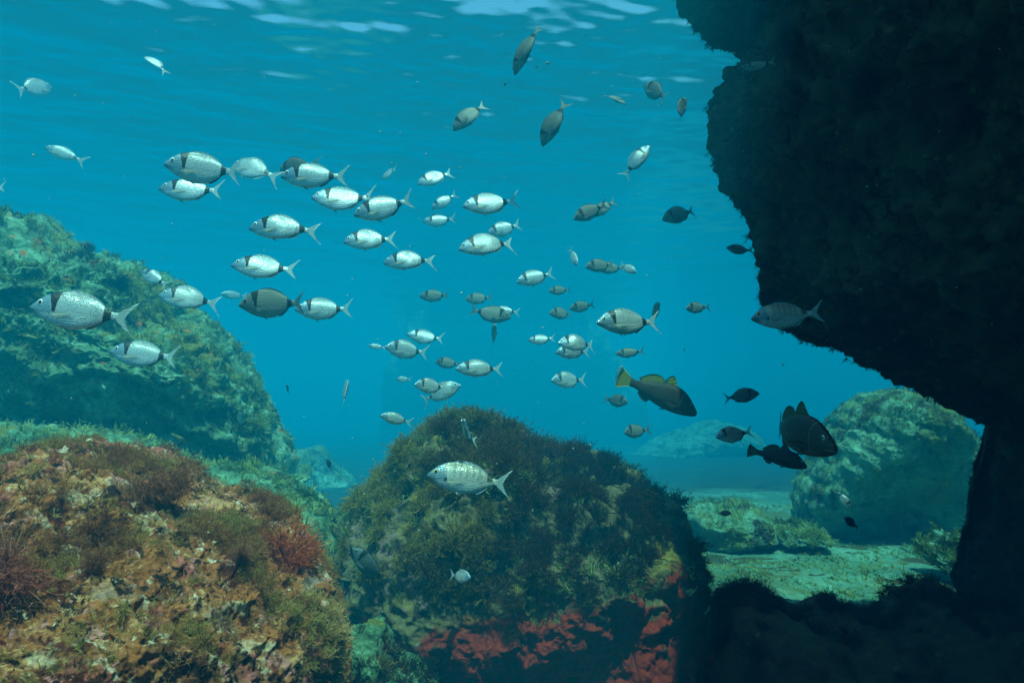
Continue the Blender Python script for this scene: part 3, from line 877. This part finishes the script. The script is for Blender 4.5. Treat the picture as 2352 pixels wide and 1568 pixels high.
FINM['dullmeagre'] = fin_mat('fin_olive', (0.05, 0.055, 0.012), (0.10, 0.11, 0.02), 0.92)
FINM['deepshadeband'] = FINM['shadeband']
def eye_mat(name, ring):
    m, b = new_mat(name)
    co = objco(); x, y, z = sepxyz(co)
    r = x * x + z * z
    setin(b, 'Base Color', mixc(sm(r, 0.33, 0.25), ring, (0.004, 0.004, 0.005)))
    b.inputs['Roughness'].default_value = 0.12
    return m
EYE = {'silver': eye_mat('eye_silver', (0.85, 0.86, 0.84)), 'gold': eye_mat('eye_gold', (0.7, 0.5, 0.12)), 'dull': eye_mat('eye_dull', (0.25, 0.26, 0.24))}

PROF = {
 'bream': dict(
    x=[0, .012, .035, .07, .12, .18, .25, .33, .42, .51, .59, .66, .71, .75, .785, .82, .845],
    t=[-.004, .014, .034, .064, .102, .133, .154, .165, .163, .150, .126, .096, .068, .047, .036, .033, .036],
    b=[-.012, -.026, -.040, -.058, -.083, -.110, -.134, -.150, -.157, -.150, -.128, -.095, -.066, -.045, -.035, -.033, -.036],
    w=[.004, .014, .024, .034, .046, .056, .063, .065, .062, .054, .043, .031, .022, .016, .012, .010, .004]),
 'slim': dict(
    x=[0, .012, .035, .07, .12, .18, .25, .33, .42, .51, .59, .66, .71, .75, .785, .82, .845],
    t=[0, .014, .030, .050, .076, .100, .116, .124, .122, .112, .095, .073, .054, .040, .031, .028, .030],
    b=[-.008, -.020, -.034, -.050, -.072, -.094, -.112, -.122, -.124, -.116, -.098, -.074, -.054, -.040, -.031, -.028, -.030],
    w=[.004, .014, .024, .034, .044, .052, .058, .059, .056, .049, .039, .029, .021, .016, .012, .010, .004]),
 'meagre': dict(
    x=[0, .010, .035, .08, .14, .21, .29, .37, .46, .55, .63, .70, .75, .79, .82, .85],
    t=[-.040, -.020, .004, .040, .082, .118, .138, .142, .130, .108, .084, .062, .050, .045, .044, .048],
    b=[-.052, -.064, -.076, -.090, -.104, -.114, -.120, -.120, -.112, -.096, -.076, -.054, -.044, -.040, -.040, -.044],
    w=[.006, .020, .032, .046, .058, .066, .070, .069, .062, .052, .040, .028, .020, .015, .012, .004]),
 'wrasse': dict(
    x=[0, .012, .035, .08, .14, .21, .29, .37, .46, .55, .63, .70, .75, .79, .82, .85],
    t=[0, .012, .022, .036, .052, .064, .072, .074, .072, .066, .058, .048, .042, .038, .037, .038],
    b=[-.006, -.016, -.026, -.040, -.054, -.064, -.070, -.072, -.070, -.064, -.054, -.044, -.038, -.034, -.034, -.036],
    w=[.004, .012, .020, .028, .036, .042, .044, .044, .042, .038, .032, .026, .020, .014, .010, .004]),
}
def bendf(V, k):
    V = np.array(V, float)
    t = np.clip(V[:, 0] - 0.36, 0, None)
    V[:, 1] += k * t * t
    V[:, 0] -= 0.33 * k * k * t ** 3
    return V
def cubic(xs, ys, xq):
    xs, ys = np.array(xs), np.array(ys)
    m = np.gradient(ys, xs)
    i = np.clip(np.searchsorted(xs, xq) - 1, 0, len(xs) - 2)
    h = xs[i + 1] - xs[i]; t = (xq - xs[i]) / h
    return (2*t**3-3*t**2+1)*ys[i] + (t**3-2*t**2+t)*h*m[i] + (-2*t**3+3*t**2)*ys[i+1] + (t**3-t**2)*h*m[i+1]

def fin_sheet(cols, thick=0.003):
    """cols: list of (root point, tip point); a thin two-sided fin with a little thickness"""
    V, F = [], []
    n = len(cols); nr = 5
    for sgn in (-1, 1):
        for (a, b) in cols:
            a, b = np.array(a, float), np.array(b, float)
            for k in range(nr):
                t = k / (nr - 1)
                p = a + (b - a) * t
                p = p + np.array([0, sgn * thick * (1 - 0.85 * t), 0])
                V.append(p)
    for s in (0, 1):
        o = s * n * nr
        for j in range(n - 1):
            for k in range(nr - 1):
                q = [o + j*nr + k, o + (j+1)*nr + k, o + (j+1)*nr + k+1, o + j*nr + k+1]
                F.append(q if s else q[::-1])
    m = n * nr
    for j in range(n - 1):
        F.append([j*nr + nr-1, (j+1)*nr + nr-1, m + (j+1)*nr + nr-1, m + j*nr + nr-1])
    for j in (0, n - 1):
        for k in range(nr - 1):
            F.append([j*nr + k, j*nr + k+1, m + j*nr + k+1, m + j*nr + k])
    return np.array(V), np.array(F)

FISHMESH = {}
def fish_meshes(shape, skin, bend):
    key = (shape, skin, bend)
    if key in FISHMESH: return FISHMESH[key]
    pr = PROF[shape]
    nx, na = 46, 24
    xq = pr['x'][-1] * (np.linspace(0, 1, nx) ** 1.25)
    t, bo, w = (cubic(pr['x'], pr[k], xq) for k in ('t', 'b', 'w'))
    ang = np.linspace(0, 2 * math.pi, na, endpoint=False)
    V = []
    for k in range(nx):
        zc, hz = (t[k] + bo[k]) / 2, max((t[k] - bo[k]) / 2, 0.001)
        ca, sa = np.cos(ang), np.sin(ang)
        e = 0.88
        yy = np.sign(ca) * np.abs(ca) ** 1.12 * max(w[k], 0.001)
        zz = zc + np.sign(sa) * np.abs(sa) ** e * hz
        V += [[xq[k], yy[q], zz[q]] for q in range(na)]
    F = [[k*na + q, (k+1)*na + q, (k+1)*na + (q+1) % na, k*na + (q+1) % na] for k in range(nx - 1) for q in range(na)]
    V = np.array(V)
    # close nose and tail by collapsing end rings
    V[:na] = V[:na].mean(0); V[-na:] = V[-na:] * np.array([1, 0.2, 1])
    F = np.array(F)
    out = [('body', mesh_np('body', bendf(V, bend), F, SKIN[skin]))]
    top = lambda x: float(cubic(pr['x'], pr['t'], np.array([x]))[0])
    bot = lambda x: float(cubic(pr['x'], pr['b'], np.array([x]))[0])
    fm = FINM[skin]; dk = FINM['dark'] if skin in ('meagre', 'dullmeagre', 'shadeband', 'deepshadeband', 'banded', 'litband') else FINM[skin]
    def add(nm, cols, mat, th=0.003):
        v, f = fin_sheet(cols, th)
        out.append((nm, mesh_np(nm, bendf(v, bend), f, mat)))
    # tail fin
    xe = pr['x'][-1] - 0.02
    zt, zb = top(xe) * 0.9, bot(xe) * 0.9
    cols = []
    for s in np.linspace(-1, 1, 17):
        rz = zb + (zt - zb) * (s + 1) / 2
        if shape == 'meagre':
            tip = (1.0 - 0.02 * s * s, 0, s * 0.105)
        elif shape == 'wrasse':
            tip = (1.0 - 0.03 * s * s, 0, s * 0.05)
        else:
            tip = (0.905 + 0.110 * abs(s) ** 1.25, 0, np.sign(s) * 0.160 * abs(s) ** 0.95)
        cols.append(((xe, 0, rz), tip))
    add('tail_fin', cols, fm)
    # dorsal fin
    xs = np.linspace(0.29, 0.70, 15)
    if shape == 'meagre':
        xs1 = np.linspace(0.30, 0.44, 8)
        add('dorsal_fin', [((x, 0, top(x) - 0.01), (x + 0.045, 0, top(x + 0.03) + 0.085 * math.sin(math.pi * (0.1 + 0.85 * (x - 0.30) / 0.14)))) for x in xs1], fm)
        xs2 = np.linspace(0.46, 0.72, 12)
        add('dorsal_fin', [((x, 0, top(x) - 0.01), (x + 0.05, 0, top(x + 0.03) + 0.075 * math.sin(math.pi * (0.2 + 0.7 * (x - 0.46) / 0.26)))) for x in xs2], fm)
    else:
        hh = 0.026 if shape != 'wrasse' else 0.03
        add('dorsal_fin', [((x, 0, top(x) - 0.008), (x + 0.022, 0, top(min(x + 0.022, 0.8)) + hh * math.sin(math.pi * min(1, 0.06 + 0.9 * (x - 0.29) / 0.41)) ** 0.6)) for x in xs], fm)
    # anal fin
    xs = np.linspace(0.56, 0.70, 8)
    hh = 0.05 if shape == 'meagre' else 0.022
    add('anal_fin', [((x, 0, bot(x) + 0.008), (x + 0.03, 0, bot(min(x + 0.03, 0.8)) - hh * math.sin(math.pi * (0.25 + 0.7 * (x - 0.56) / 0.14)) ** 0.7)) for x in xs], dk)
    # pelvic fins
    L = 0.10 if shape == 'meagre' else 0.085
    for s in (-1, 1):
        xs = np.linspace(0.325, 0.365, 5)
        add('pelvic_fin', [((x, s * 0.016, bot(x) + 0.012), (x + L * (1 - 0.8 * (x - 0.325) / 0.04) + 0.01, s * 0.034, bot(min(x + L, 0.7)) - 0.028 + 0.022 * (x - 0.325) / 0.04)) for x in xs], dk)
    # pectoral fins lie back along the flank
    for s in (-1, 1):
        wv = float(cubic(pr['x'], pr['w'], np.array([0.245]))[0])
        cols = []
        for q in np.linspace(0, 1, 7):
            cols.append(((0.243, s * (wv * 0.93), -0.020 - 0.030 * q), (0.455 - 0.17 * q ** 0.8, s * (wv * 1.06 + 0.006), -0.052 - 0.040 * q ** 0.7 + 0.01 * (1 - q))))
        add('pectoral_fin', cols, FINM['dark'] if skin in ('meagre', 'dullmeagre') else FINM['pect'] if skin in ('banded', 'litband', 'plain', 'barred') else fm, 0.0015)
    # eyes
    xe, ze = (0.105, 0.040) if shape == 'bream' else (0.10, 0.026) if shape == 'slim' else (0.105, 0.025) if shape == 'meagre' else (0.09, 0.018)
    re = 0.028 if shape in ('bream', 'slim') else 0.018
    we = float(cubic(pr['x'], pr['w'], np.array([xe]))[0])
    na2, nb2 = 14, 8
    sv = np.array([[math.sin(b) * math.cos(a), math.cos(b) * 0.45, math.sin(b) * math.sin(a)] for b in np.linspace(0.01, math.pi - 0.01, nb2) for a in np.linspace(0, 2 * math.pi, na2, endpoint=False)])
    sf = np.array([[j*na2 + i, j*na2 + (i+1) % na2, (j+1)*na2 + (i+1) % na2, (j+1)*na2 + i] for j in range(nb2 - 1) for i in range(na2)])
    em = mesh_np('eye', sv, sf, EYE['gold' if skin == 'barred' else 'dull' if skin in ('shadeband', 'deepshadeband', 'meagre', 'chromis') else 'silver'])
    for s in (-1, 1):
        out.append(('eye', em, (xe, s * we * 0.86, ze), re))
    FISHMESH[key] = out
    return out

PROTO = {}
def fish(name, cat, shape, skin, u, v, ln, al, label, be=0, roll=0, bend=0.0, depth=None, L=0.27, tall=1.17, group=None, parts=True, kink=0):
    a, b_ = R(al), R(be)
    if depth is None:
        depth = L * math.cos(b_) * FPX / ln
    else:
        L = ln * depth / FPX / max(math.cos(b_), 0.3)
    head = math.cos(b_) * (math.cos(a) * cx_ + math.sin(a) * cu_) - math.sin(b_) * cf_
    ex = Vector(-head).normalized()
    upr = Vector((0, 0, 1))
    ez = upr - ex * upr.dot(ex)
    if ez.length < 0.05: ez = Vector(cf_)
    ez.normalize()
    if skin in ('banded', 'litband', 'plain', 'barred'):
        roll += 12 if math.cos(a) > 0 else -12       # the school leans a little, flanks to the light
    ez = Matrix.Rotation(R(roll), 3, ex) @ ez
    ey = ez.cross(ex)
    C = Vector(P(u, v, depth))
    loc = C - ex * (0.48 * L)
    Mx = Matrix((( *(ex * L), 0), (*(ey * L), 0), (*(ez * L * tall), 0), (0, 0, 0, 1))).transposed()
    Mx.translation = loc
    key = (shape, skin, bend, name)
    if key not in PROTO:
        r = empty(name)
        kids = []
        for it in fish_meshes(shape, skin, bend):
            o = link(bpy.data.objects.new(it[0], it[1]), r)
            if len(it) > 2:
                bx = bendf(np.array([it[2]]), bend)[0]
                o.location = bx; o.scale = (it[3],) * 3
            kids.append(o)
        PROTO[key] = (r, kids)
    else:
        r0, k0 = PROTO[key]
        r = r0.copy(); link(r)
        for k in k0:
            o = k.copy(); link(o); o.parent = r
    r.matrix_world = Mx
    tag(r, label, cat, group)
    return r

GS = 'sea breams of the silvery school'
NB = [0]
def B(u, v, ln, al, label, skin='banded', shape='bream', **k):
    NB[0] += 1
    h = (NB[0] * 0.618034) % 1.0; g = (NB[0] * 0.754878) % 1.0
    k.setdefault('tall', 1.13 + 0.20 * h)
    k['roll'] = k.get('roll', 0) + 16 * (g - 0.5)
    k['be'] = k.get('be', 0) + 14 * (h - 0.5)
    al = al + 7 * (g - 0.5)
    if 'bend' not in k and ln > 55:
        k['bend'] = (0.0, 0.6, -0.5, 0.3, -0.25)[(NB[0] * 7) % 5]
    return fish('sea_bream', 'fish', shape, skin, u, v, ln, al, label, group=GS, **k)

# --- left and upper left
B(183, 716, 214, 172, 'largest silver bream, two black bands, in front of the big left boulder', be=8, bend=0.25, skin='litband')
B(330, 815, 156, 173, 'silver bream below and right of the largest one, against the left boulder', be=10, skin='litband')
B(432, 684, 130, 177, 'silver bream crossing the right slope of the left boulder, beside the blue water', be=6, skin='litband')
B(352, 637, 76, 158, 'dim bluish bream close over the upper slope of the left boulder', depth=3.75, be=-15)
B(537, 678, 40, 175, 'faint small bream head-on beside the right end of the left boulder slope', depth=6.5, be=60, skin='plain', shape='slim')
B(467, 390, 170, 173, 'bright bream, upper of the stacked pair at the left end of the top row', be=10, roll=12, skin='litband')
B(438, 438, 150, 178, 'silver bream, lower of the stacked pair at the left end of the top row', be=6)
B(580, 387, 118, 170, 'plain bream without nape band swimming away between the bright pair and the next banded one', depth=3.6, be=-28, skin='plain')
B(676, 383, 92, 183, 'dark grey bream half hidden behind a silver one in the top row', skin='deepshadeband', depth=3.6, be=-35, bend=0.8)
B(720, 405, 156, 180, 'silver bream in front of the half hidden dark one, top row', be=6, roll=8)
B(893, 399, 44, 205, 'small pale bream turned away above the middle of the school', depth=5.0, be=-45, skin='plain')
B(357, 143, 68, 156, 'pale green bream high up on the left near the rippled surface', depth=4.2, be=-12, roll=-35, skin='plain', bend=0.6)
B(80, 203, 46, 75, 'faint small bream turned away near the upper left edge', depth=5.2, be=-60, skin='plain')
B(147, 353, 94, 161, 'dim slender bream with only a tail spot, alone at the left above the boulder', depth=5.0, skin='plain', shape='slim')
B(-32, 440, 95, 195, 'bream leaving the picture at the left edge, only its tail in view', depth=3.2, skin='plain')
# --- middle left rows
B(788, 459, 146, 180, 'silver bream partly behind another bream\'s head at the centre of the upper school', be=4, depth=3.1)
B(880, 478, 143, 192, 'silver bream overlapping the tail of the one on its left, upper school', be=6, depth=2.9)
B(648, 522, 160, 181, 'banded bream alone below the top row, left of centre', be=5)
B(848, 550, 120, 188, 'greenish silver bream under the overlapping pair', be=6)
B(605, 614, 150, 179, 'silver bream directly above the darker grey one at left of centre', be=8)
B(625, 698, 150, 179, 'darker grey bream with strong bands in front of a paler bream', skin='shadeband', be=4, depth=2.75)
B(742, 711, 126, 179, 'paler bream just behind the tail of the darker grey one', depth=3.4, be=12)
B(938, 597, 122, 188, 'greenish bream left of the brightest one in the centre', be=4)
B(998, 408, 88, 207, 'banded bream nose-down right of the small pale one', be=6)
B(1020, 463, 70, 210, 'faint bream just above another faint one, left of the banded bream of the second row', be=8, depth=5.4)
B(1009, 508, 80, 180, 'faint bream just below another faint one, left of the banded bream of the second row', be=4, depth=5.0)
B(1125, 469, 130, 186, 'banded bream right of the two faint ones in the second row', be=5)
B(1118, 560, 138, 195, 'brightest white bream in the very centre of the school', be=12, skin='litband')
B(1157, 526, 84, 197, 'faint bream behind the tail of the brightest white one', depth=5.2)
B(1228, 638, 92, 194, 'silver bream below right of the brightest white one', be=10)
# --- lower middle
B(998, 680, 74, 181, 'grey bream in front of the pale patch of the distant boulder', depth=4.8, skin='shadeband')
B(1099, 686, 64, 186, 'faint grey bream right of the one by the pale patch', depth=5.4, skin='shadeband')
B(1128, 722, 98, -12, 'bream swimming right across another one in the centre', depth=4.4, skin='shadeband', be=10)
B(1160, 715, 66, 178, 'faint bream half hidden behind the one swimming right', depth=5.0, skin='banded')
B(1134, 768, 44, 80, 'small bream seen head-on below the crossing pair', depth=5.2, be=58, skin='shadeband')
B(976, 775, 88, 171, 'silver bream above and right of the bright one, lower centre left', be=8)
B(932, 804, 96, 167, 'bright silver bream with a dim one at its nose, lower centre left', be=12, skin='litband')
B(866, 796, 42, 172, 'dim slender bream at the nose of a bright one', depth=5.5, skin='plain', shape='slim')
B(1100, 846, 112, 181, 'bright deep-bodied bream above the peak of the centre boulder', be=18, tall=1.08, skin='litband')
B(1029, 834, 62, 175, 'dim bream at the nose of the bright deep-bodied one', depth=4.8, skin='shadeband')
B(927, 871, 36, 178, 'very faint tiny bream left of the bright pair over the centre boulder', depth=6.5, skin='plain')
B(988, 887, 72, 169, 'bright bream crossing in front of one swimming right, over the centre boulder', be=20, depth=3.4, skin='litband')
B(1013, 901, 102, 21, 'pale bream swimming right behind a bright one, over the centre boulder', depth=3.8, skin='plain', bend=-0.5)
B(793, 901, 54, 100, 'faint narrow bream rising in the blue between the left and centre boulders', depth=5.4, be=-50, skin='plain')
B(909, 962, 74, 161, 'olive grey bream with only a tail spot, left of the centre boulder peak', depth=3.2, be=12, skin='plain', tall=1.05)
B(1070, 991, 66, 97, 'bluish bream seen head-on before the seaweed at the peak of the centre boulder', depth=2.35, be=48)
# --- right of centre
B(1285, 667, 54, 186, 'small grey bream, uppermost of the three grey ones right of centre', depth=5.0, skin='shadeband', be=25)
B(1290, 720, 62, 182, 'small grey bream, lower left of the three grey ones right of centre', depth=4.8, skin='shadeband', be=20)
B(1337, 704, 64, 188, 'small grey bream, right of the three grey ones right of centre', depth=4.8, skin='shadeband', be=15)
B(1441, 740, 156, 179, 'large bright deep-bodied bream with a small one at its tail, right of centre', be=15, tall=1.1, skin='litband')
B(1504, 718, 46, 78, 'small bream seen head-on behind the tail of the large bright one', depth=3.6, be=52, skin='shadeband')
B(1243, 780, 64, 185, 'small silver bream left of the overlapping pair under the three grey ones', depth=4.4)
B(1325, 787, 94, 184, 'silver bream, upper of the overlapping pair under the three grey ones', depth=3.6, be=8)
B(1315, 808, 84, 180, 'silver bream, lower and mostly hidden one of the overlapping pair', depth=4.0, be=8)
B(1305, 873, 84, 179, 'bright small bream alone above the right shoulder of the centre boulder', be=12, skin='litband')
B(1446, 810, 68, 186, 'dark slender bream with only a tail spot above the yellow-tailed meagre', skin='shadeband', shape='slim', depth=4.2)
B(1421, 857, 38, 70, 'small pale bream just behind the yellow tail of the meagre', depth=4.8, be=50, skin='plain')
B(1317, 590, 48, 285, 'thin small bream seen almost end-on left of the grey trio by the overhang side', depth=5.0, be=35, skin='plain', shape='slim')
B(1378, 610, 74, 186, 'grey bream in front of an identical one, with a pale one at right', depth=4.4, skin='shadeband', be=15)
B(1402, 616, 72, 184, 'grey bream half hidden behind another, left of a small pale one', depth=4.9, skin='shadeband', be=15)
B(1443, 617, 42, -30, 'small pale bream facing right beside the two grey ones', depth=4.8, be=25, skin='plain')
B(1354, 487, 88, 204, 'grey bream with another behind its tail, upper right of the school', skin='shadeband', depth=3.8, be=18)
B(1385, 478, 66, 215, 'grey bream mostly hidden, only back and tail showing behind another', skin='shadeband', depth=4.4, be=-20, bend=0.5)
B(1560, 493, 92, 200, 'dark grey bream alone left of the overhang, tail raised', skin='deepshadeband', depth=3.8, be=15)
B(1697, 574, 62, 173, 'dark bream touching the edge of the overhang with its tail', skin='deepshadeband', depth=3.9, be=8, bend=-0.6)
B(1600, 707, 58, 182, 'small grey bream alone between the large bright one and the overhang', skin='shadeband', depth=4.8, be=15)
B(1463, 368, 94, 48, 'bream swimming up to the right, alone at the upper right', depth=3.7)
B(1205, 112, 124, 248, 'bream diving steeply at the top centre below the bright ripples', depth=3.1, skin='deepshadeband', bend=0.5, be=-9)
B(1076, 266, 102, 226, 'bream diving to the left, left of the other steep diver', depth=3.5, skin='shadeband', bend=0.5, be=-5)
B(1270, 282, 118, 242, 'bream diving steeply, right of the other diver below the top centre', depth=3.3, skin='deepshadeband', bend=0.4, be=-9)
B(1413, 225, 62, 321, 'small dark bream slanting down right, leftmost of three dark ones near the overhang', skin='deepshadeband', depth=4.6, roll=50, be=10)
B(1505, 211, 72, 128, 'dark bream turned away, between two other dark ones near the overhang', skin='deepshadeband', depth=4.2, be=-40)
B(1562, 251, 78, 58, 'dark round bream with tail down, nearest the overhang of the three dark ones', skin='deepshadeband', depth=3.9, be=-25)
B(1415, 920, 50, -8, 'dark bream facing right below the tail of the meagre', skin='deepshadeband', depth=4.4, be=40)
B(1704, 909, 72, 12, 'dark bream facing right, alone right of the meagre', skin='deepshadeband', depth=3.8, be=30)
B(1460, 990, 62, 182, 'grey banded bream below the meagre, over the hazy mound', skin='shadeband', depth=4.4, be=25)
B(1684, 998, 90, 188, 'silvery blue banded bream beside the two dark meagres', depth=3.0, be=10, skin='banded')
B(846, 1302, 118, 131, 'dark bream heading up, in the shadow between the near rock and the centre boulder', skin='deepshadeband', depth=2.55, be=-8, bend=0.5)
B(1058, 1323, 52, 8, 'small silver bream facing right before the centre boulder', depth=2.0, be=35, skin='plain')
B(1938, 1146, 42, 300, 'small pale bream nose-down before the large rounded boulder', depth=4.8, be=25, skin='banded')
B(1740, 152, 76, 186, 'dim slender bream against the upper part of the dark overhang', depth=2.6, skin='shadeband', shape='slim')
B(551, 960, 30, 80, 'tiny bluish bream near the lower right of the left boulder', depth=3.6, be=40, skin='plain')
# --- barred sea breams
fish('barred_sea_bream', 'fish', 'bream', 'barred', 1074, 1100, 196, 173, 'large barred silver bream with no nape band, just before the centre boulder', be=4, tall=1.12, L=0.29, bend=0.2)
fish('barred_sea_bream', 'fish', 'bream', 'barred', 1803, 726, 160, 184, 'barred olive bream with thin lines, against the lower edge of the overhang', be=-4, tall=1.18, L=0.27, bend=-0.2)
# --- meagres
fish('meagre', 'fish', 'meagre', 'meagre', 1515, 905, 196, -23, 'dark meagre with bright yellow tail, alone left of the other meagres', L=0.36, be=6, bend=-0.15, group='dark meagres')
fish('meagre', 'fish', 'meagre', 'dullmeagre', 1822, 995, 92, -8, 'dark high-backed meagre turning toward us, largest of the overlapping pair', depth=1.95, be=70, bend=-0.7, tall=1.28, group='dark meagres')
fish('meagre', 'fish', 'meagre', 'dullmeagre', 1788, 1050, 124, -12, 'dark meagre lower and behind, with its greenish tail to the left', depth=3.2, be=20, group='dark meagres')
# --- small dark fish
def small(name, shape, skin, *a, **k):
    return fish(name, 'fish', shape, skin, *a, **k)
small('damselfish', 'bream', 'chromis', 1955, 1200, 48, 145, 'dark damselfish over the gravel before the large rounded boulder', depth=3.6, be=15)
small('damselfish', 'bream', 'chromis', 1664, 1178, 34, 0, 'tiny dark damselfish over the low weedy rock', depth=4.6)
small('damselfish', 'bream', 'chromis', 661, 893, 24, 90, 'tiny dark damselfish in open blue right of the left boulder', depth=5.0, be=30)
small('damselfish', 'bream', 'chromis', 756, 1066, 30, 110, 'tiny dark damselfish before the hazy mound in the gap', depth=4.6, be=20)
small('wrasse', 'wrasse', 'chromis', 977, 1312, 44, 300, 'small dark wrasse pointing down before the centre boulder', depth=2.05, bend=0.4)
small('wrasse', 'wrasse', 'wrasse', 414, 1007, 46, -32, 'small green striped wrasse in the shade under the left boulder', depth=2.6)

# ------------------------------------------------------------------ drifting specks in the water
def specks():
    rg = np.random.RandomState(77)
    t = (1 + 5 ** 0.5) / 2
    iv = np.array([[-1,t,0],[1,t,0],[-1,-t,0],[1,-t,0],[0,-1,t],[0,1,t],[0,-1,-t],[0,1,-t],[t,0,-1],[t,0,1],[-t,0,-1],[-t,0,1]]) / math.sqrt(1 + t * t)
    jf = np.array([[0,11,5],[0,5,1],[0,1,7],[0,7,10],[0,10,11],[1,5,9],[5,11,4],[11,10,2],[10,7,6],[7,1,8],[3,9,4],[3,4,2],[3,2,6],[3,6,8],[3,8,9],[4,9,5],[2,4,11],[6,2,10],[8,6,7],[9,8,1]])
    VV, FF = [], []
    for k in range(420):
        d = rg.uniform(0.8, 4.2)
        p = P(rg.uniform(0, 2352), rg.uniform(0, 1250), d)
        if p[2] > HAZE_TOP - 0.1 or p[2] < 0.3: continue
        FF.append(jf + 12 * len(VV))
        VV.append(p + iv * rg.uniform(0.0006, 0.0018) * rg.uniform(0.6, 1.4, 3))
    m = plain_mat('silt_speck', (0.7, 0.7, 0.64), 0.8, 0.2)
    o = obj_np('drifting_specks', np.concatenate(VV), np.concatenate(FF), m)
    tag(o, 'fine pale specks of silt drifting in the open water', 'specks', kind='stuff')
specks()

# ------------------------------------------------------------------ the water itself: haze
def haze():
    lo = np.array([-126.0, -20.0, -1.6]); hi = np.array([126.0, 152.0, HAZE_TOP])
    V = np.array([[x, y, z] for z in (lo[2], hi[2]) for y in (lo[1], hi[1]) for x in (lo[0], hi[0])])
    F = np.array([[0, 2, 3, 1], [4, 5, 7, 6], [0, 1, 5, 4], [2, 6, 7, 3], [0, 4, 6, 2], [1, 3, 7, 5]])
    m = bpy.data.materials.new('sea_water_haze'); m.use_nodes = True
    nt = m.node_tree
    nt.nodes.remove(nt.nodes['Principled BSDF'])
    pv = nt.nodes.new('ShaderNodeVolumePrincipled')
    dens = float(SIG_T.max()) * 1.001
    col = SIG_S / dens
    ab = (SIG_T / dens - col) / (1 - col)           # share of the rest that is absorbed
    pv.inputs['Density'].default_value = dens
    pv.inputs['Color'].default_value = (*col, 1)
    pv.inputs['Absorption Color'].default_value = (*((1 - np.clip(ab, 0, 1)) ** 2), 1)
    pv.inputs['Anisotropy'].default_value = 0.0
    for nm in ('Density Attribute', 'Color Attribute', 'Temperature Attribute'):
        if nm in pv.inputs: pv.inputs[nm].default_value = ''
    nt.links.new(pv.outputs[0], nt.nodes['Material Output'].inputs['Volume'])
    o = obj_np('haze', V, F, m, smooth=False)
    tag(o, 'blue green haze of the sea water', 'haze', kind='stuff')
haze()
